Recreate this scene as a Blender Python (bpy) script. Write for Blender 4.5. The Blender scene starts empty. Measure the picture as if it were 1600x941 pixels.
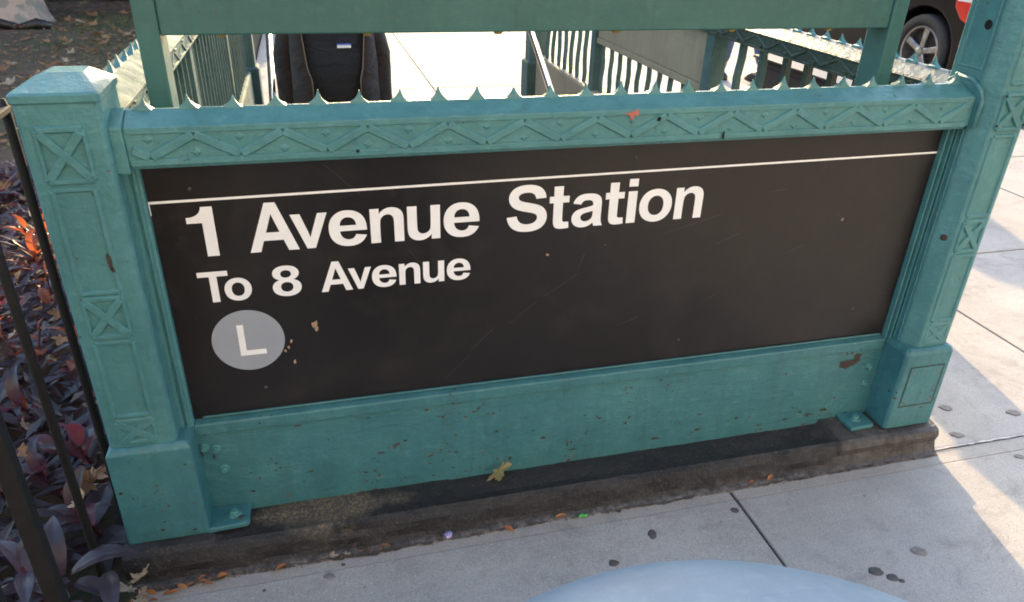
import bpy, bmesh, math, random
from math import sin, cos, pi, radians, sqrt
from mathutils import Vector, Matrix, noise
from mathutils.geometry import tessellate_polygon
random.seed(11)
S = bpy.context.scene
COL = S.collection

# ------------------------------------------------------------------ camera
cd = bpy.data.cameras.new("camera"); cam = bpy.data.objects.new("camera", cd); COL.objects.link(cam)
R_ = Vector((0.9675384723, -0.2512196158, 0.0275319661)); U_ = Vector((0.0948834214, 0.4620651364, 0.8817556045)); F_ = Vector((0.2342358659, 0.8505201434, -0.4709023729))
cam.matrix_world = Matrix(((R_.x, U_.x, -F_.x, 0.340585), (R_.y, U_.y, -F_.y, -1.544417), (R_.z, U_.z, -F_.z, 1.087354), (0, 0, 0, 1)))
cd.sensor_width = 36.0; cd.lens = 1160.84 / 1600 * 36; cd.clip_start = 0.02; cd.clip_end = 500
S.camera = cam
cd.dof.use_dof = True; cd.dof.focus_distance = 1.85; cd.dof.aperture_fstop = 11
S.cycles.pixel_filter_type = 'BLACKMAN_HARRIS'; S.cycles.filter_width = 1.8
# ------------------------------------------------------------------ light
SUN_EL, SUN_AZ = radians(18.5), radians(12)
w = bpy.data.worlds.new("World"); S.world = w; w.use_nodes = True
nt = w.node_tree; bg = nt.nodes['Background']
sk = nt.nodes.new('ShaderNodeTexSky'); sk.sky_type = 'NISHITA'; sk.sun_disc = False
sk.sun_elevation = SUN_EL; sk.sun_rotation = SUN_AZ; sk.air_density = 1.0; sk.dust_density = 1.5; sk.ozone_density = 1.0
nt.links.new(sk.outputs[0], bg.inputs[0]); bg.inputs[1].default_value = 0.15
sl = bpy.data.lights.new("sun", 'SUN'); sl.energy = 2.1; sl.angle = radians(0.6); sl.color = (1.0, 0.69, 0.35)
so = bpy.data.objects.new("sun", sl); COL.objects.link(so)
sdir = Vector((sin(SUN_AZ) * cos(SUN_EL), cos(SUN_AZ) * cos(SUN_EL), sin(SUN_EL)))
so.rotation_euler = sdir.to_track_quat('Z', 'Y').to_euler(); so.location = (0, 0, 20)
S.view_settings.view_transform = 'Standard'; S.view_settings.look = 'None'; S.view_settings.gamma = 1
S.view_settings.exposure = 2.3
S.view_settings.use_white_balance = True; S.view_settings.white_balance_temperature = 6320; S.view_settings.white_balance_tint = 8
S.cycles.max_bounces = 6

G = -0.36          # ground level (z = 0 is the lower edge of the sign face)

# ------------------------------------------------------------------ helpers
def tag(o, label=None, cat=None, group=None, kind=None):
    if label: o['label'] = label
    if cat: o['category'] = cat
    if group: o['group'] = group
    if kind: o['kind'] = kind
    return o
def thing(name, label, cat, loc=(0, 0, 0), group=None, kind=None):
    o = bpy.data.objects.new(name, None); COL.objects.link(o); o.location = loc; o.empty_display_size = .1
    return tag(o, label, cat, group, kind)
def obj(name, bm, m, parent=None, loc=None, smooth=False, bevel=0, seg=2, keep=True, auto=None):
    me = bpy.data.meshes.new(name)
    if isinstance(bm, bmesh.types.BMesh):
        bmesh.ops.recalc_face_normals(bm, faces=bm.faces); bm.to_mesh(me); bm.free()
    else:
        me = bm
    if m: 
        me.materials.clear()
        for q in (m if isinstance(m, (list, tuple)) else [m]): me.materials.append(q)
    o = bpy.data.objects.new(name, me); COL.objects.link(o)
    if smooth:
        for p in me.polygons: p.use_smooth = True
    if parent:
        o.parent = parent
        if keep: o.matrix_parent_inverse = Matrix.Translation(-Vector(parent.location)) if parent.type == 'EMPTY' and parent.parent is None else Matrix.Identity(4)
    if loc is not None: o.location = loc
    if bevel:
        b = o.modifiers.new('b', 'BEVEL'); b.width = bevel; b.segments = seg; b.limit_method = 'ANGLE'; b.angle_limit = radians(35); b.harden_normals = False
        if seg > 1:
            for p in me.polygons: p.use_smooth = False
    return o
def box(bm, x0, x1, y0, y1, z0, z1):
    v = [bm.verts.new((x, y, z)) for x in (x0, x1) for y in (y0, y1) for z in (z0, z1)]
    for f in ((0, 1, 3, 2), (4, 6, 7, 5), (0, 4, 5, 1), (2, 3, 7, 6), (0, 2, 6, 4), (1, 5, 7, 3)): bm.faces.new([v[i] for i in f])
    return bm
def prism(bm, pts, axis, a, b):
    def P(p, t):
        if axis == 'x': return (t, p[0], p[1])
        if axis == 'y': return (p[0], t, p[1])
        return (p[0], p[1], t)
    A = [bm.verts.new(P(p, a)) for p in pts]; B = [bm.verts.new(P(p, b)) for p in pts]; n = len(pts)
    bm.faces.new(A); bm.faces.new(B[::-1])
    for i in range(n): bm.faces.new((A[i], A[(i + 1) % n], B[(i + 1) % n], B[i]))
    return bm
def ridge(bm, a, b, n, w, h, tw=.55):
    a, b, n = Vector(a), Vector(b), Vector(n).normalized(); d = (b - a).normalized(); s = d.cross(n)
    base = [a - s * w / 2, a + s * w / 2, b + s * w / 2, b - s * w / 2]
    e = min(w * (1 - tw) / 2, (b - a).length * .2)
    top = [a - s * w * tw / 2 + d * e + n * h, a + s * w * tw / 2 + d * e + n * h, b + s * w * tw / 2 - d * e + n * h, b - s * w * tw / 2 - d * e + n * h]
    V = [bm.verts.new(p) for p in base]; T = [bm.verts.new(p) for p in top]
    bm.faces.new(T)
    for i in range(4): bm.faces.new((V[i], V[(i + 1) % 4], T[(i + 1) % 4], T[i]))
def tube(bm, pts, r, n=10, cap=True):
    pts = [Vector(p) for p in pts]; rs = r if isinstance(r, (list, tuple)) else [r] * len(pts)
    rings = []; up = Vector((0, 0, 1))
    for i, p in enumerate(pts):
        d = (pts[min(i + 1, len(pts) - 1)] - pts[max(i - 1, 0)]).normalized()
        ref = Vector((1, 0, 0)) if abs(d.z) > .9 else up
        s = d.cross(ref).normalized(); t = d.cross(s)
        rings.append([bm.verts.new(p + (s * cos(2 * pi * k / n) + t * sin(2 * pi * k / n)) * rs[i]) for k in range(n)])
    for a, b in zip(rings, rings[1:]):
        for k in range(n): bm.faces.new((a[k], a[(k + 1) % n], b[(k + 1) % n], b[k]))
    if cap: bm.faces.new(rings[0][::-1]); bm.faces.new(rings[-1])
def lathe(bm, prof, c=(0, 0), n=32):
    rings = [[bm.verts.new((c[0] + r * cos(2 * pi * k / n), c[1] + r * sin(2 * pi * k / n), z)) for k in range(n)] for r, z in prof]
    for a, b in zip(rings, rings[1:]):
        for k in range(n): bm.faces.new((a[k], a[(k + 1) % n], b[(k + 1) % n], b[k]))
    bm.faces.new(rings[0][::-1]); bm.faces.new(rings[-1])
def rings_loft(bm, rings, cap=True):
    R = [[bm.verts.new(p) for p in ring] for ring in rings]; n = len(R[0])
    for a, b in zip(R, R[1:]):
        for k in range(n): bm.faces.new((a[k], a[(k + 1) % n], b[(k + 1) % n], b[k]))
    if cap: bm.faces.new(R[0][::-1]); bm.faces.new(R[-1])
NB = bmesh.new
def dupe(o, parent=None, **kw):
    c = o.copy(); COL.objects.link(c); c.parent = parent
    for k, v in kw.items(): setattr(c, k, v)
    return c
def blob(bm, c, u, v, n, ru, rv, off=.0006, k=9, jag=.35, rnd=random):
    c, u, v, n = Vector(c), Vector(u), Vector(v), Vector(n)
    P = []
    for i in range(k):
        a = 2 * pi * i / k; q = 1 + rnd.uniform(-jag, jag)
        P.append(bm.verts.new(c + u * ru * cos(a) * q + v * rv * sin(a) * q + n * off))
    bm.faces.new(P)

# ------------------------------------------------------------------ materials
def NEW(name):
    m = bpy.data.materials.new(name); m.use_nodes = True; t = m.node_tree; b = t.nodes['Principled BSDF']
    return m, t, b
def nz(t, vec, scale, detail=4, rough=.6, w=0):
    n = t.nodes.new('ShaderNodeTexNoise'); n.inputs['Scale'].default_value = scale; n.inputs['Detail'].default_value = detail; n.inputs['Roughness'].default_value = rough
    if w: n.inputs['Distortion'].default_value = w
    t.links.new(vec, n.inputs['Vector']); return n.outputs['Fac']
def rmp(t, f, a, b, c0=(0, 0, 0, 1), c1=(1, 1, 1, 1)):
    r = t.nodes.new('ShaderNodeValToRGB'); e = r.color_ramp.elements
    e[0].position = a; e[1].position = b; e[0].color = c0; e[1].color = c1
    t.links.new(f, r.inputs[0]); return r.outputs[0]
def mth(t, op, a, b=None, clamp=False):
    n = t.nodes.new('ShaderNodeMath'); n.operation = op; n.use_clamp = clamp
    for i, q in enumerate((a, b)):
        if q is None: continue
        if isinstance(q, (int, float)): n.inputs[i].default_value = q
        else: t.links.new(q, n.inputs[i])
    return n.outputs[0]
def mixc(t, f, a, b):
    n = t.nodes.new('ShaderNodeMix'); n.data_type = 'RGBA'
    for s, q in ((0, f), (6, a), (7, b)):
        if isinstance(q, (int, float)): n.inputs[s].default_value = q
        elif isinstance(q, tuple): n.inputs[s].default_value = q if len(q) == 4 else (*q, 1)
        else: t.links.new(q, n.inputs[s])
    return n.outputs[2]
def pos(t):
    g = t.nodes.new('ShaderNodeNewGeometry'); s = t.nodes.new('ShaderNodeSeparateXYZ'); t.links.new(g.outputs['Position'], s.inputs[0])
    return g.outputs['Position'], s.outputs
def ocoord(t): return t.nodes.new('ShaderNodeTexCoord').outputs['Object']
def bump(t, b, h, strength=.3, dist=.002, prev=None):
    n = t.nodes.new('ShaderNodeBump'); n.inputs['Strength'].default_value = strength; n.inputs['Distance'].default_value = dist
    t.links.new(h, n.inputs['Height'])
    if prev: t.links.new(prev, n.inputs['Normal'])
    t.links.new(n.outputs[0], b.inputs['Normal']); return n.outputs[0]

def iron_paint(name, base, base2, chip=.5, low=True, rough=.38, chipcol=(.045, .03, .024), lump=.95):
    m, t, b = NEW(name); p, xyz = pos(t)
    c = mixc(t, rmp(t, nz(t, p, 5, 5), .35, .7), base, base2)
    streak = rmp(t, nz(t, p, 38, 4, .7), .52, .72)
    c = mixc(t, mth(t, 'MULTIPLY', streak, .30), c, tuple(min(1, q * 1.35 + .015) for q in base2))
    grime = rmp(t, nz(t, p, 14, 6, .7, .4), .55, .8)
    c = mixc(t, mth(t, 'MULTIPLY', grime, .30), c, tuple(q * .55 + .008 for q in base))
    mp = t.nodes.new('ShaderNodeMapping'); t.links.new(p, mp.inputs[0]); mp.inputs['Scale'].default_value = (34, 34, 3.2)
    dr = rmp(t, nz(t, mp.outputs[0], 1, 4, .6, .3), .50, .74)
    c = mixc(t, mth(t, 'MULTIPLY', dr, .34), c, tuple(q * .55 + .012 for q in base))
    mp2 = t.nodes.new('ShaderNodeMapping'); t.links.new(p, mp2.inputs[0]); mp2.inputs['Scale'].default_value = (5, 5, 70); brush = nz(t, mp2.outputs[0], 1, 3)
    dirt = rmp(t, nz(t, p, 24, 6, .8, .8), .60, .72)
    c = mixc(t, mth(t, 'MULTIPLY', dirt, .50), c, (.075, .085, .075))
    a = nz(t, p, 85, 3, .55); bb = nz(t, p, 9, 3, .6)
    s = mth(t, 'ADD', mth(t, 'MULTIPLY', a, .62), mth(t, 'MULTIPLY', bb, .38))
    if low:
        z = t.nodes.new('ShaderNodeMapRange'); t.links.new(xyz[2], z.inputs[0]); z.inputs[1].default_value = .15; z.inputs[2].default_value = -.27; z.inputs[3].default_value = 0; z.inputs[4].default_value = .045
        s = mth(t, 'ADD', s, z.outputs[0])
    th = .665 - .035 * chip
    ch = rmp(t, s, th, th + .012)
    c = mixc(t, ch, c, mixc(t, rmp(t, nz(t, p, 60), .4, .6), chipcol, (.16, .07, .035)))
    t.links.new(c, b.inputs['Base Color'])
    b.inputs['Specular IOR Level'].default_value = .45
    r = mixc(t, rmp(t, nz(t, p, 18, 4), .3, .7), (rough - .06,) * 3, (rough + .16,) * 3)
    t.links.new(mixc(t, ch, r, (.85,) * 3), b.inputs['Roughness'])
    h = mth(t, 'ADD', mth(t, 'ADD', mth(t, 'MULTIPLY', nz(t, p, 26, 4, .6), 1.5), mth(t, 'MULTIPLY', brush, .5)), mth(t, 'MULTIPLY', nz(t, p, 170, 2), .3))
    h = mth(t, 'SUBTRACT', h, mth(t, 'MULTIPLY', ch, .5))
    bump(t, b, h, lump, .0028)
    return m
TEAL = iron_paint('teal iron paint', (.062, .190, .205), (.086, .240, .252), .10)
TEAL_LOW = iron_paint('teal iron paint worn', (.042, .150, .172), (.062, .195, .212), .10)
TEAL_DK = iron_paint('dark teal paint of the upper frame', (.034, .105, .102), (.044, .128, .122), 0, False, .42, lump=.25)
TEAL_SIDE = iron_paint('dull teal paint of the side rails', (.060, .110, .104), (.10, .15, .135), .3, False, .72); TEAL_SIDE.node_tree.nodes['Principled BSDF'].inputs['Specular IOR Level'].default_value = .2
RAIL_SHADE = iron_paint('side rail paint darkened as shade', (.020, .040, .032), (.040, .070, .052), .5, False, .40)  # side rail paint darkened to stand for shade on the right rail
def simple(name, c, rough=.6, metal=0, var=.25, scale=20, bmp=.2, bscale=120, spec=.5, dist=.001):
    m, t, b = NEW(name); p = ocoord(t)
    f = rmp(t, nz(t, p, scale, 5), .3, .7)
    t.links.new(mixc(t, f, tuple(q * (1 - var) for q in c), tuple(min(1, q * (1 + var)) for q in c)), b.inputs['Base Color'])
    b.inputs['Roughness'].default_value = rough; b.inputs['Metallic'].default_value = metal; b.inputs['Specular IOR Level'].default_value = spec
    if bmp: bump(t, b, nz(t, p, bscale, 3), bmp, dist)
    return m
RUST = simple('rusty bare iron', (.050, .036, .032), .9, 0, .5, 60)
DARKHOLE = simple('dark hole', (.006, .005, .005), .9, bmp=0)
BOLT = iron_paint('painted bolt', (.06, .23, .235), (.09, .24, .23), 1.2, True)
BOLT_SUNLIT = simple('brown bolt with sunlit yellow in the colour', (.45, .25, .08), .35, .8)  # the yellow of sunlight on the bolts is put into this colour
STEEL = simple('stainless handrail steel', (.62, .60, .58), .22, 1, .08)
VINYL = simple('white sign vinyl', (.86, .87, .90), .35, 0, .03, 30, .05)
GREYDISC = simple('grey route disc vinyl', (.31, .34, .40), .35, 0, .05, 8, .05)

def sign_mat():
    m, t, b = NEW('black enamel sign face'); p, xyz = pos(t)
    c = mixc(t, rmp(t, nz(t, p, 3, 4), .3, .7), (.0095, .0075, .0068), (.0150, .0118, .0102))
    mp = t.nodes.new('ShaderNodeMapping'); t.links.new(p, mp.inputs[0]); mp.inputs['Rotation'].default_value = (0, radians(38), 0); mp.inputs['Scale'].default_value = (3, 3, 90)
    sc = rmp(t, nz(t, mp.outputs[0], 2.2, 3, .5), .74, .78)
    dots = rmp(t, nz(t, p, 95, 2), .76, .79)
    dust = rmp(t, nz(t, p, 7, 6, .75), .5, .85)
    c = mixc(t, mth(t, 'MULTIPLY', dust, .10), c, (.16, .14, .12))
    c = mixc(t, mth(t, 'MULTIPLY', sc, .18), c, (.3, .3, .3))
    c = mixc(t, mth(t, 'MULTIPLY', dots, .5), c, (.35, .33, .3))
    t.links.new(c, b.inputs['Base Color'])
    t.links.new(mixc(t, dust, (.30,) * 3, (.5,) * 3), b.inputs['Roughness'])
    b.inputs['Specular IOR Level'].default_value = .5
    bump(t, b, nz(t, p, 8, 2), .08, .003)
    return m
SIGN = sign_mat()

def concrete(name, c0, c1, stain=(.16, .15, .14), rough=.82, sp=.3, bs=.35):
    m, t, b = NEW(name); p, xyz = pos(t)
    c = mixc(t, rmp(t, nz(t, p, 2.2, 5, .65), .32, .68), c0, c1)
    c = mixc(t, mth(t, 'MULTIPLY', rmp(t, nz(t, p, 260, 2, .8), .45, .75), .62), c, tuple(q * .50 for q in c0))
    c = mixc(t, mth(t, 'MULTIPLY', rmp(t, nz(t, p, 330, 1, .5), .60, .70), .5), c, tuple(min(1, q * 1.4) for q in c1))
    c = mixc(t, mth(t, 'MULTIPLY', rmp(t, nz(t, p, 7, 6, .75, .6), .52, .76), .60), c, stain)
    d = rmp(t, nz(t, p, 33, 3, .5), .735, .765)
    c = mixc(t, mth(t, 'MULTIPLY', d, .8), c, (.09, .085, .08))
    mp = t.nodes.new('ShaderNodeMapping'); t.links.new(p, mp.inputs[0]); mp.inputs['Scale'].default_value = (6, 60, 1); mp.inputs['Rotation'].default_value = (0, 0, .15)
    c = mixc(t, mth(t, 'MULTIPLY', rmp(t, nz(t, mp.outputs[0], 1, 3), .5, .8), .18), c, (.5, .5, .49))
    t.links.new(c, b.inputs['Base Color']); b.inputs['Roughness'].default_value = rough; b.inputs['Specular IOR Level'].default_value = sp
    vo = t.nodes.new('ShaderNodeTexVoronoi'); vo.inputs['Scale'].default_value = 150; t.links.new(p, vo.inputs['Vector'])
    c = mixc(t, mth(t, 'MULTIPLY', rmp(t, vo.outputs['Distance'], .18, .30, (1, 1, 1, 1), (0, 0, 0, 1)), mth(t, 'MULTIPLY', rmp(t, nz(t, p, 50, 2), .5, .6), .35)), c, (.13, .115, .10))
    c = mixc(t, mth(t, 'MULTIPLY', rmp(t, nz(t, p, 1.3, 4, .7, 1.2), .50, .66), .30), c, tuple(q * .72 for q in c0))
    t.links.new(c, b.inputs['Base Color'])
    h = mth(t, 'ADD', nz(t, p, 240, 3, .7), mth(t, 'MULTIPLY', nz(t, p, 30, 4), .8))
    bump(t, b, h, bs, .0018)
    return m
CONC = concrete('sidewalk concrete', (.325, .305, .288), (.455, .428, .402))
CONC2 = concrete('sidewalk concrete warmer', (.32, .295, .27), (.43, .40, .37))
JOINT = concrete('joint dirt', (.05, .045, .04), (.10, .09, .08))
WALL = concrete('stairwell wall', (.22, .19, .16), (.30, .27, .23))
CREAM = concrete('cream painted panel', (.27, .225, .145), (.35, .29, .19), (.15, .12, .08), .6)
def kerb_mat():
    m, t, b = NEW('black painted concrete kerb'); p, xyz = pos(t)
    c = mixc(t, rmp(t, nz(t, p, 6, 6, .7), .35, .7), (.011, .010, .012), (.029, .026, .026))
    y = t.nodes.new('ShaderNodeMapRange'); t.links.new(xyz[2], y.inputs[0]); y.inputs[1].default_value = -.285; y.inputs[2].default_value = -.355; y.inputs[3].default_value = 0; y.inputs[4].default_value = .13
    x = t.nodes.new('ShaderNodeMapRange'); t.links.new(xyz[0], x.inputs[0]); x.inputs[1].default_value = .2; x.inputs[2].default_value = 2.0; x.inputs[3].default_value = 0; x.inputs[4].default_value = .10
    f = mth(t, 'ADD', mth(t, 'ADD', nz(t, p, 22, 6, .75), y.outputs[0]), x.outputs[0])
    c = mixc(t, rmp(t, f, .66, .90), c, (.085, .070, .062))
    c = mixc(t, mth(t, 'MULTIPLY', rmp(t, nz(t, p, 210, 2, .6), .62, .70), .45), c, (.20, .17, .145))
    pd = mth(t, 'ABSOLUTE', mth(t, 'SUBTRACT', xyz[0], .27)); pd2 = mth(t, 'ABSOLUTE', mth(t, 'SUBTRACT', xyz[1], -.055))
    pm = mth(t, 'ADD', mth(t, 'MULTIPLY', pd, 3.4), mth(t, 'MULTIPLY', pd2, 9)); pm = mth(t, 'ADD', pm, mth(t, 'MULTIPLY', nz(t, p, 18, 5, .7), 1.3))
    wm = rmp(t, mth(t, 'MULTIPLY', pm, .45), .50, .68, (1, 1, 1, 1), (0, 0, 0, 1))
    c = mixc(t, mth(t, 'MULTIPLY', wm, .55), c, mixc(t, rmp(t, nz(t, p, 130, 3, .7), .45, .62), (.10, .085, .07), (.36, .26, .14)))
    fl = rmp(t, nz(t, p, 70, 5, .85), .52, .64)
    c = mixc(t, mth(t, 'MULTIPLY', fl, .28), c, (.11, .088, .076))
    zz = t.nodes.new('ShaderNodeMapRange'); t.links.new(mth(t, 'ADD', xyz[2], mth(t, 'MULTIPLY', nz(t, p, 30, 5, .7), .022)), zz.inputs[0]); zz.inputs[1].default_value = -.340; zz.inputs[2].default_value = -.350
    c = mixc(t, zz.outputs[0], c, mixc(t, rmp(t, nz(t, p, 40, 5, .8), .40, .60), (.05, .04, .034), (.27, .25, .235)))
    xw = t.nodes.new('ShaderNodeMapRange'); t.links.new(mth(t, 'ADD', xyz[0], mth(t, 'MULTIPLY', nz(t, p, 12, 4), .12)), xw.inputs[0]); xw.inputs[1].default_value = 1.74; xw.inputs[2].default_value = 1.84
    c = mixc(t, mth(t, 'MULTIPLY', xw.outputs[0], .75), c, mixc(t, rmp(t, nz(t, p, 34, 6, .8), .38, .62), (.04, .034, .032), (.135, .118, .108)))
    t.links.new(c, b.inputs['Base Color']); b.inputs['Roughness'].default_value = .5
    bump(t, b, mth(t, 'ADD', nz(t, p, 140, 4, .7), nz(t, p, 24, 5, .7)), .9, .005)
    return m
KERB = kerb_mat()
def soil_mat():
    m, t, b = NEW('dark bed soil'); p, xyz = pos(t)
    c = mixc(t, rmp(t, nz(t, p, 4, 6, .7), .3, .7), (.070, .044, .031), (.145, .096, .068))
    c = mixc(t, mth(t, 'MULTIPLY', rmp(t, nz(t, p, 55, 4, .8), .5, .68), .7), c, (.17, .115, .075))
    g = rmp(t, nz(t, p, .9, 3), .52, .62)
    c = mixc(t, mth(t, 'MULTIPLY', g, rmp(t, nz(t, p, 40, 4), .4, .6)), c, (.045, .075, .03))
    t.links.new(c, b.inputs['Base Color']); b.inputs['Roughness'].default_value = .95
    bump(t, b, mth(t, 'ADD', nz(t, p, 60, 5, .8), nz(t, p, 9, 4)), 1, .03)
    return m
SOIL = soil_mat()
def asphalt():
    m, t, b = NEW('asphalt'); p, xyz = pos(t)
    c = mixc(t, rmp(t, nz(t, p, 150, 3, .8), .35, .7), (.035, .035, .037), (.085, .083, .08))
    t.links.new(c, b.inputs['Base Color']); b.inputs['Roughness'].default_value = .75
    bump(t, b, nz(t, p, 180, 3), .6, .004); return m
ASPH = asphalt()
def leafm(name, c0, c1, rough=.5, tr=.25, vein=None):
    m, t, b = NEW(name); oi = t.nodes.new('ShaderNodeObjectInfo'); p = ocoord(t)
    c = mixc(t, oi.outputs['Random'], c0, c1)
    c = mixc(t, mth(t, 'MULTIPLY', rmp(t, nz(t, p, 45, 4), .4, .7), .4), c, tuple(q * .5 for q in c0))
    t.links.new(c, b.inputs['Base Color']); b.inputs['Roughness'].default_value = rough
    if tr:
        tn = t.nodes.new('ShaderNodeBsdfTranslucent'); t.links.new(mixc(t, .6, c, vein or c1), tn.inputs[0])
        mx = t.nodes.new('ShaderNodeMixShader'); mx.inputs[0].default_value = tr
        t.links.new(b.outputs[0], mx.inputs[1]); t.links.new(tn.outputs[0], mx.inputs[2]); t.links.new(mx.outputs[0], t.nodes['Material Output'].inputs[0])
    bump(t, b, nz(t, p, 70, 2), .3, .001)
    return m
PURPLE = leafm('purple heart leaf', (.026, .025, .034), (.070, .068, .086), .40, .25, (.55, .10, .18))
PURPLE2 = leafm('purple heart leaf magenta', (.060, .022, .035), (.12, .05, .07), .45, .35, (.7, .12, .15))
DRY = leafm('dry brown leaf', (.22, .11, .055), (.40, .23, .11), .7, .2)
DRYPALE = leafm('pale crumpled leaf', (.36, .29, .21), (.48, .40, .31), .8, .15)
ORANGE = leafm('orange leaflet', (.34, .11, .035), (.48, .20, .07), .6, .15)
YELLOW = leafm('yellow green plane leaf', (.40, .30, .10), (.46, .35, .15), .55, .2)
GREEN = leafm('evergreen leaf', (.035, .065, .025), (.07, .11, .04), .5, .2)
GRASS = leafm('grass blade', (.05, .09, .03), (.10, .14, .05), .6, .2)
BLACKIRON = simple('black fence iron', (.005, .0045, .0045), .75, 0, .5, 30, .5, 60)
BLACKPL = simple('black plastic', (.012, .012, .013), .4, 0, .3)
GUM = simple('trodden gum', (.085, .078, .072), .85, 0, .35, 60)
GUM2 = simple('faded trodden gum', (.20, .185, .172), .9, 0, .3, 60)
CAULK = simple('white joint caulk', (.46, .45, .44), .8, 0, .35, 25, .6, 90)
FOILM = simple('crumpled purple foil', (.45, .38, .62), .3, .6, .5, 60)
GREENSC = simple('green plastic scrap', (.07, .42, .08), .5)
def bin_mat():
    m, t, b = NEW('galvanised pale blue steel'); p = ocoord(t)
    c = mixc(t, rmp(t, nz(t, p, 7, 5, .6), .3, .7), (.17, .225, .28), (.245, .30, .35))
    c = mixc(t, mth(t, 'MULTIPLY', rmp(t, nz(t, p, 60, 5, .7), .5, .75), .3), c, (.34, .40, .46))
    c = mixc(t, mth(t, 'MULTIPLY', rmp(t, nz(t, p, 130, 3, .7), .66, .72), .5), c, (.12, .14, .16))
    mp = t.nodes.new('ShaderNodeMapping'); t.links.new(p, mp.inputs[0]); mp.inputs['Scale'].default_value = (8, 120, 8); mp.inputs['Rotation'].default_value = (0, 0, .5)
    c = mixc(t, mth(t, 'MULTIPLY', rmp(t, nz(t, mp.outputs[0], 1, 3), .62, .74), .3), c, (.12, .17, .24))
    t.links.new(c, b.inputs['Base Color']); t.links.new(mixc(t, nz(t, p, 14, 5, .7), (.38,) * 3, (.62,) * 3), b.inputs['Roughness']); b.inputs['Metallic'].default_value = .15
    bump(t, b, mth(t, 'ADD', nz(t, p, 220, 3), nz(t, p, 12, 3)), .22, .0015); return m
BIN = bin_mat()
def bark():
    m, t, b = NEW('mottled plane bark'); p = ocoord(t)
    v = nz(t, p, 3.2, 5, .7, .4)
    c = mixc(t, rmp(t, v, .36, .56), (.20, .155, .13), (.40, .31, .26))
    c = mixc(t, rmp(t, nz(t, p, 4.5, 3, .5, .5), .55, .60), c, (.22, .21, .18))
    t.links.new(c, b.inputs['Base Color']); b.inputs['Roughness'].default_value = .85
    bump(t, b, v, .5, .02); return m
BARK = bark()
CARP = simple('black car paint', (.004, .003, .003), .28, 0, .1, 5, 0, spec=.25)
RUBBER = simple('tyre rubber', (.022, .020, .020), .7); ALLOY = simple('wheel alloy', (.30, .285, .275), .35, .8)
GLASS = simple('dark car glass', (.01, .012, .014), .06, 0, .1, 5, 0, spec=.8); REDL = simple('red tail lamp lens', (.55, .03, .015), .15, 0, .1, 5, 0); CLEARL = simple('pale lamp lens', (.7, .66, .62), .15, 0, .1, 5, 0)
NAVYBOX = simple('navy painted steel box', (.010, .014, .028), .6)
SKIN = simple('skin', (.42, .26, .19), .5, 0, .12, 15); HAIR = simple('dark hair', (.03, .02, .015), .6)
def cloth(name, c, sc=240, fold=True):
    m, t, b = NEW(name); p = ocoord(t)
    t.links.new(mixc(t, nz(t, p, 5, 4), tuple(q * .75 for q in c), tuple(q * 1.3 for q in c)), b.inputs['Base Color'])
    b.inputs['Roughness'].default_value = .85; b.inputs['Sheen Weight'].default_value = .15
    mp = t.nodes.new('ShaderNodeMapping'); t.links.new(p, mp.inputs[0]); mp.inputs['Scale'].default_value = (1, 1, 2.2)
    h = mth(t, 'ADD', mth(t, 'MULTIPLY', nz(t, p, sc, 2), .12), mth(t, 'MULTIPLY', nz(t, mp.outputs[0], 9, 3, .5, .8), 1.0))
    bump(t, b, h, .9, .03); return m
SHIRT = cloth('navy shirt', (.010, .011, .017)); JACKET = cloth('dark brown jacket', (.022, .015, .014)); TROUS = cloth('dark trousers', (.03, .03, .035)); JEANS = cloth('blue jeans', (.05, .08, .17)); COAT = cloth('grey blue coat', (.12, .15, .22))
ZIP = simple('pale zip', (.20, .15, .12), .4, .5)

# ------------------------------------------------------------------ ground
XE = [-.17, 1.38, 2.87, 4.36, 5.58]
YE = [-4.12, -2.79, -1.46, -.135, 1.09, 2.42, 3.95, 5.08, 6.22, 7.5, 8.8, 10.1, 11.4]
def quads(bm, rects, z):
    for x0, x1, y0, y1 in rects:
        bm.faces.new([bm.verts.new(p) for p in ((x0, y0, z), (x1, y0, z), (x1, y1, z), (x0, y1, z))])
bm = NB(); quads(bm, [(-150, 150, -150, -.02), (-150, -.13, -.02, 3.95), (2.06, 5.6, -.02, 3.95), (-150, 5.6, 3.95, 150), (5.6, 150, 7.5, 7.5001)], G - .024)
tag(obj('ground', bm, JOINT), kind='structure')
bm = NB(); box(bm, -.17, 5.58, -6, -.02, G - .02, G - .014); box(bm, 2.06, 5.58, -.02, 3.95, G - .02, G - .014); box(bm, -.17, 5.58, 3.95, 13, G - .02, G - .014)
side = tag(obj('sidewalk', bm, JOINT), kind='structure')
for i in range(len(XE) - 1):
    for j in range(len(YE) - 1):
        x0, x1, y0, y1 = XE[i], XE[i + 1], YE[j], YE[j + 1]
        if -.2 < y0 < 3.9:
            if x0 < 1.3: continue
            if x0 < 2: x0 = 2.085
        gp = .0045; bm = NB()
        if i < 2 and abs(y1 + .135) < .01:      # slabs in front of the kerb stop at a narrow patch strip
            box(bm, x0 + gp, x1 - gp, y0 + gp, -.1945, G - .013, G + random.uniform(-.001, .001))
            obj('paving_slab', bm, CONC, side, bevel=.004, seg=2, keep=False)
            bm = NB(); box(bm, x0 + gp, (x1 if i else x1) - gp, -.1935, -.115 if i == 0 else -.139, G - .013, G - .0015)
            obj('paving_slab', bm, CONC2, side, bevel=.002, seg=1, keep=False); continue
        box(bm, x0 + gp, x1 - gp, y0 + gp, y1 - gp, G - .013, G + random.uniform(-.001, .001))
        obj('paving_slab', bm, CONC if (i + j) % 3 else CONC2, side, bevel=.004, seg=2, keep=False)
bm = NB()
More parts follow.
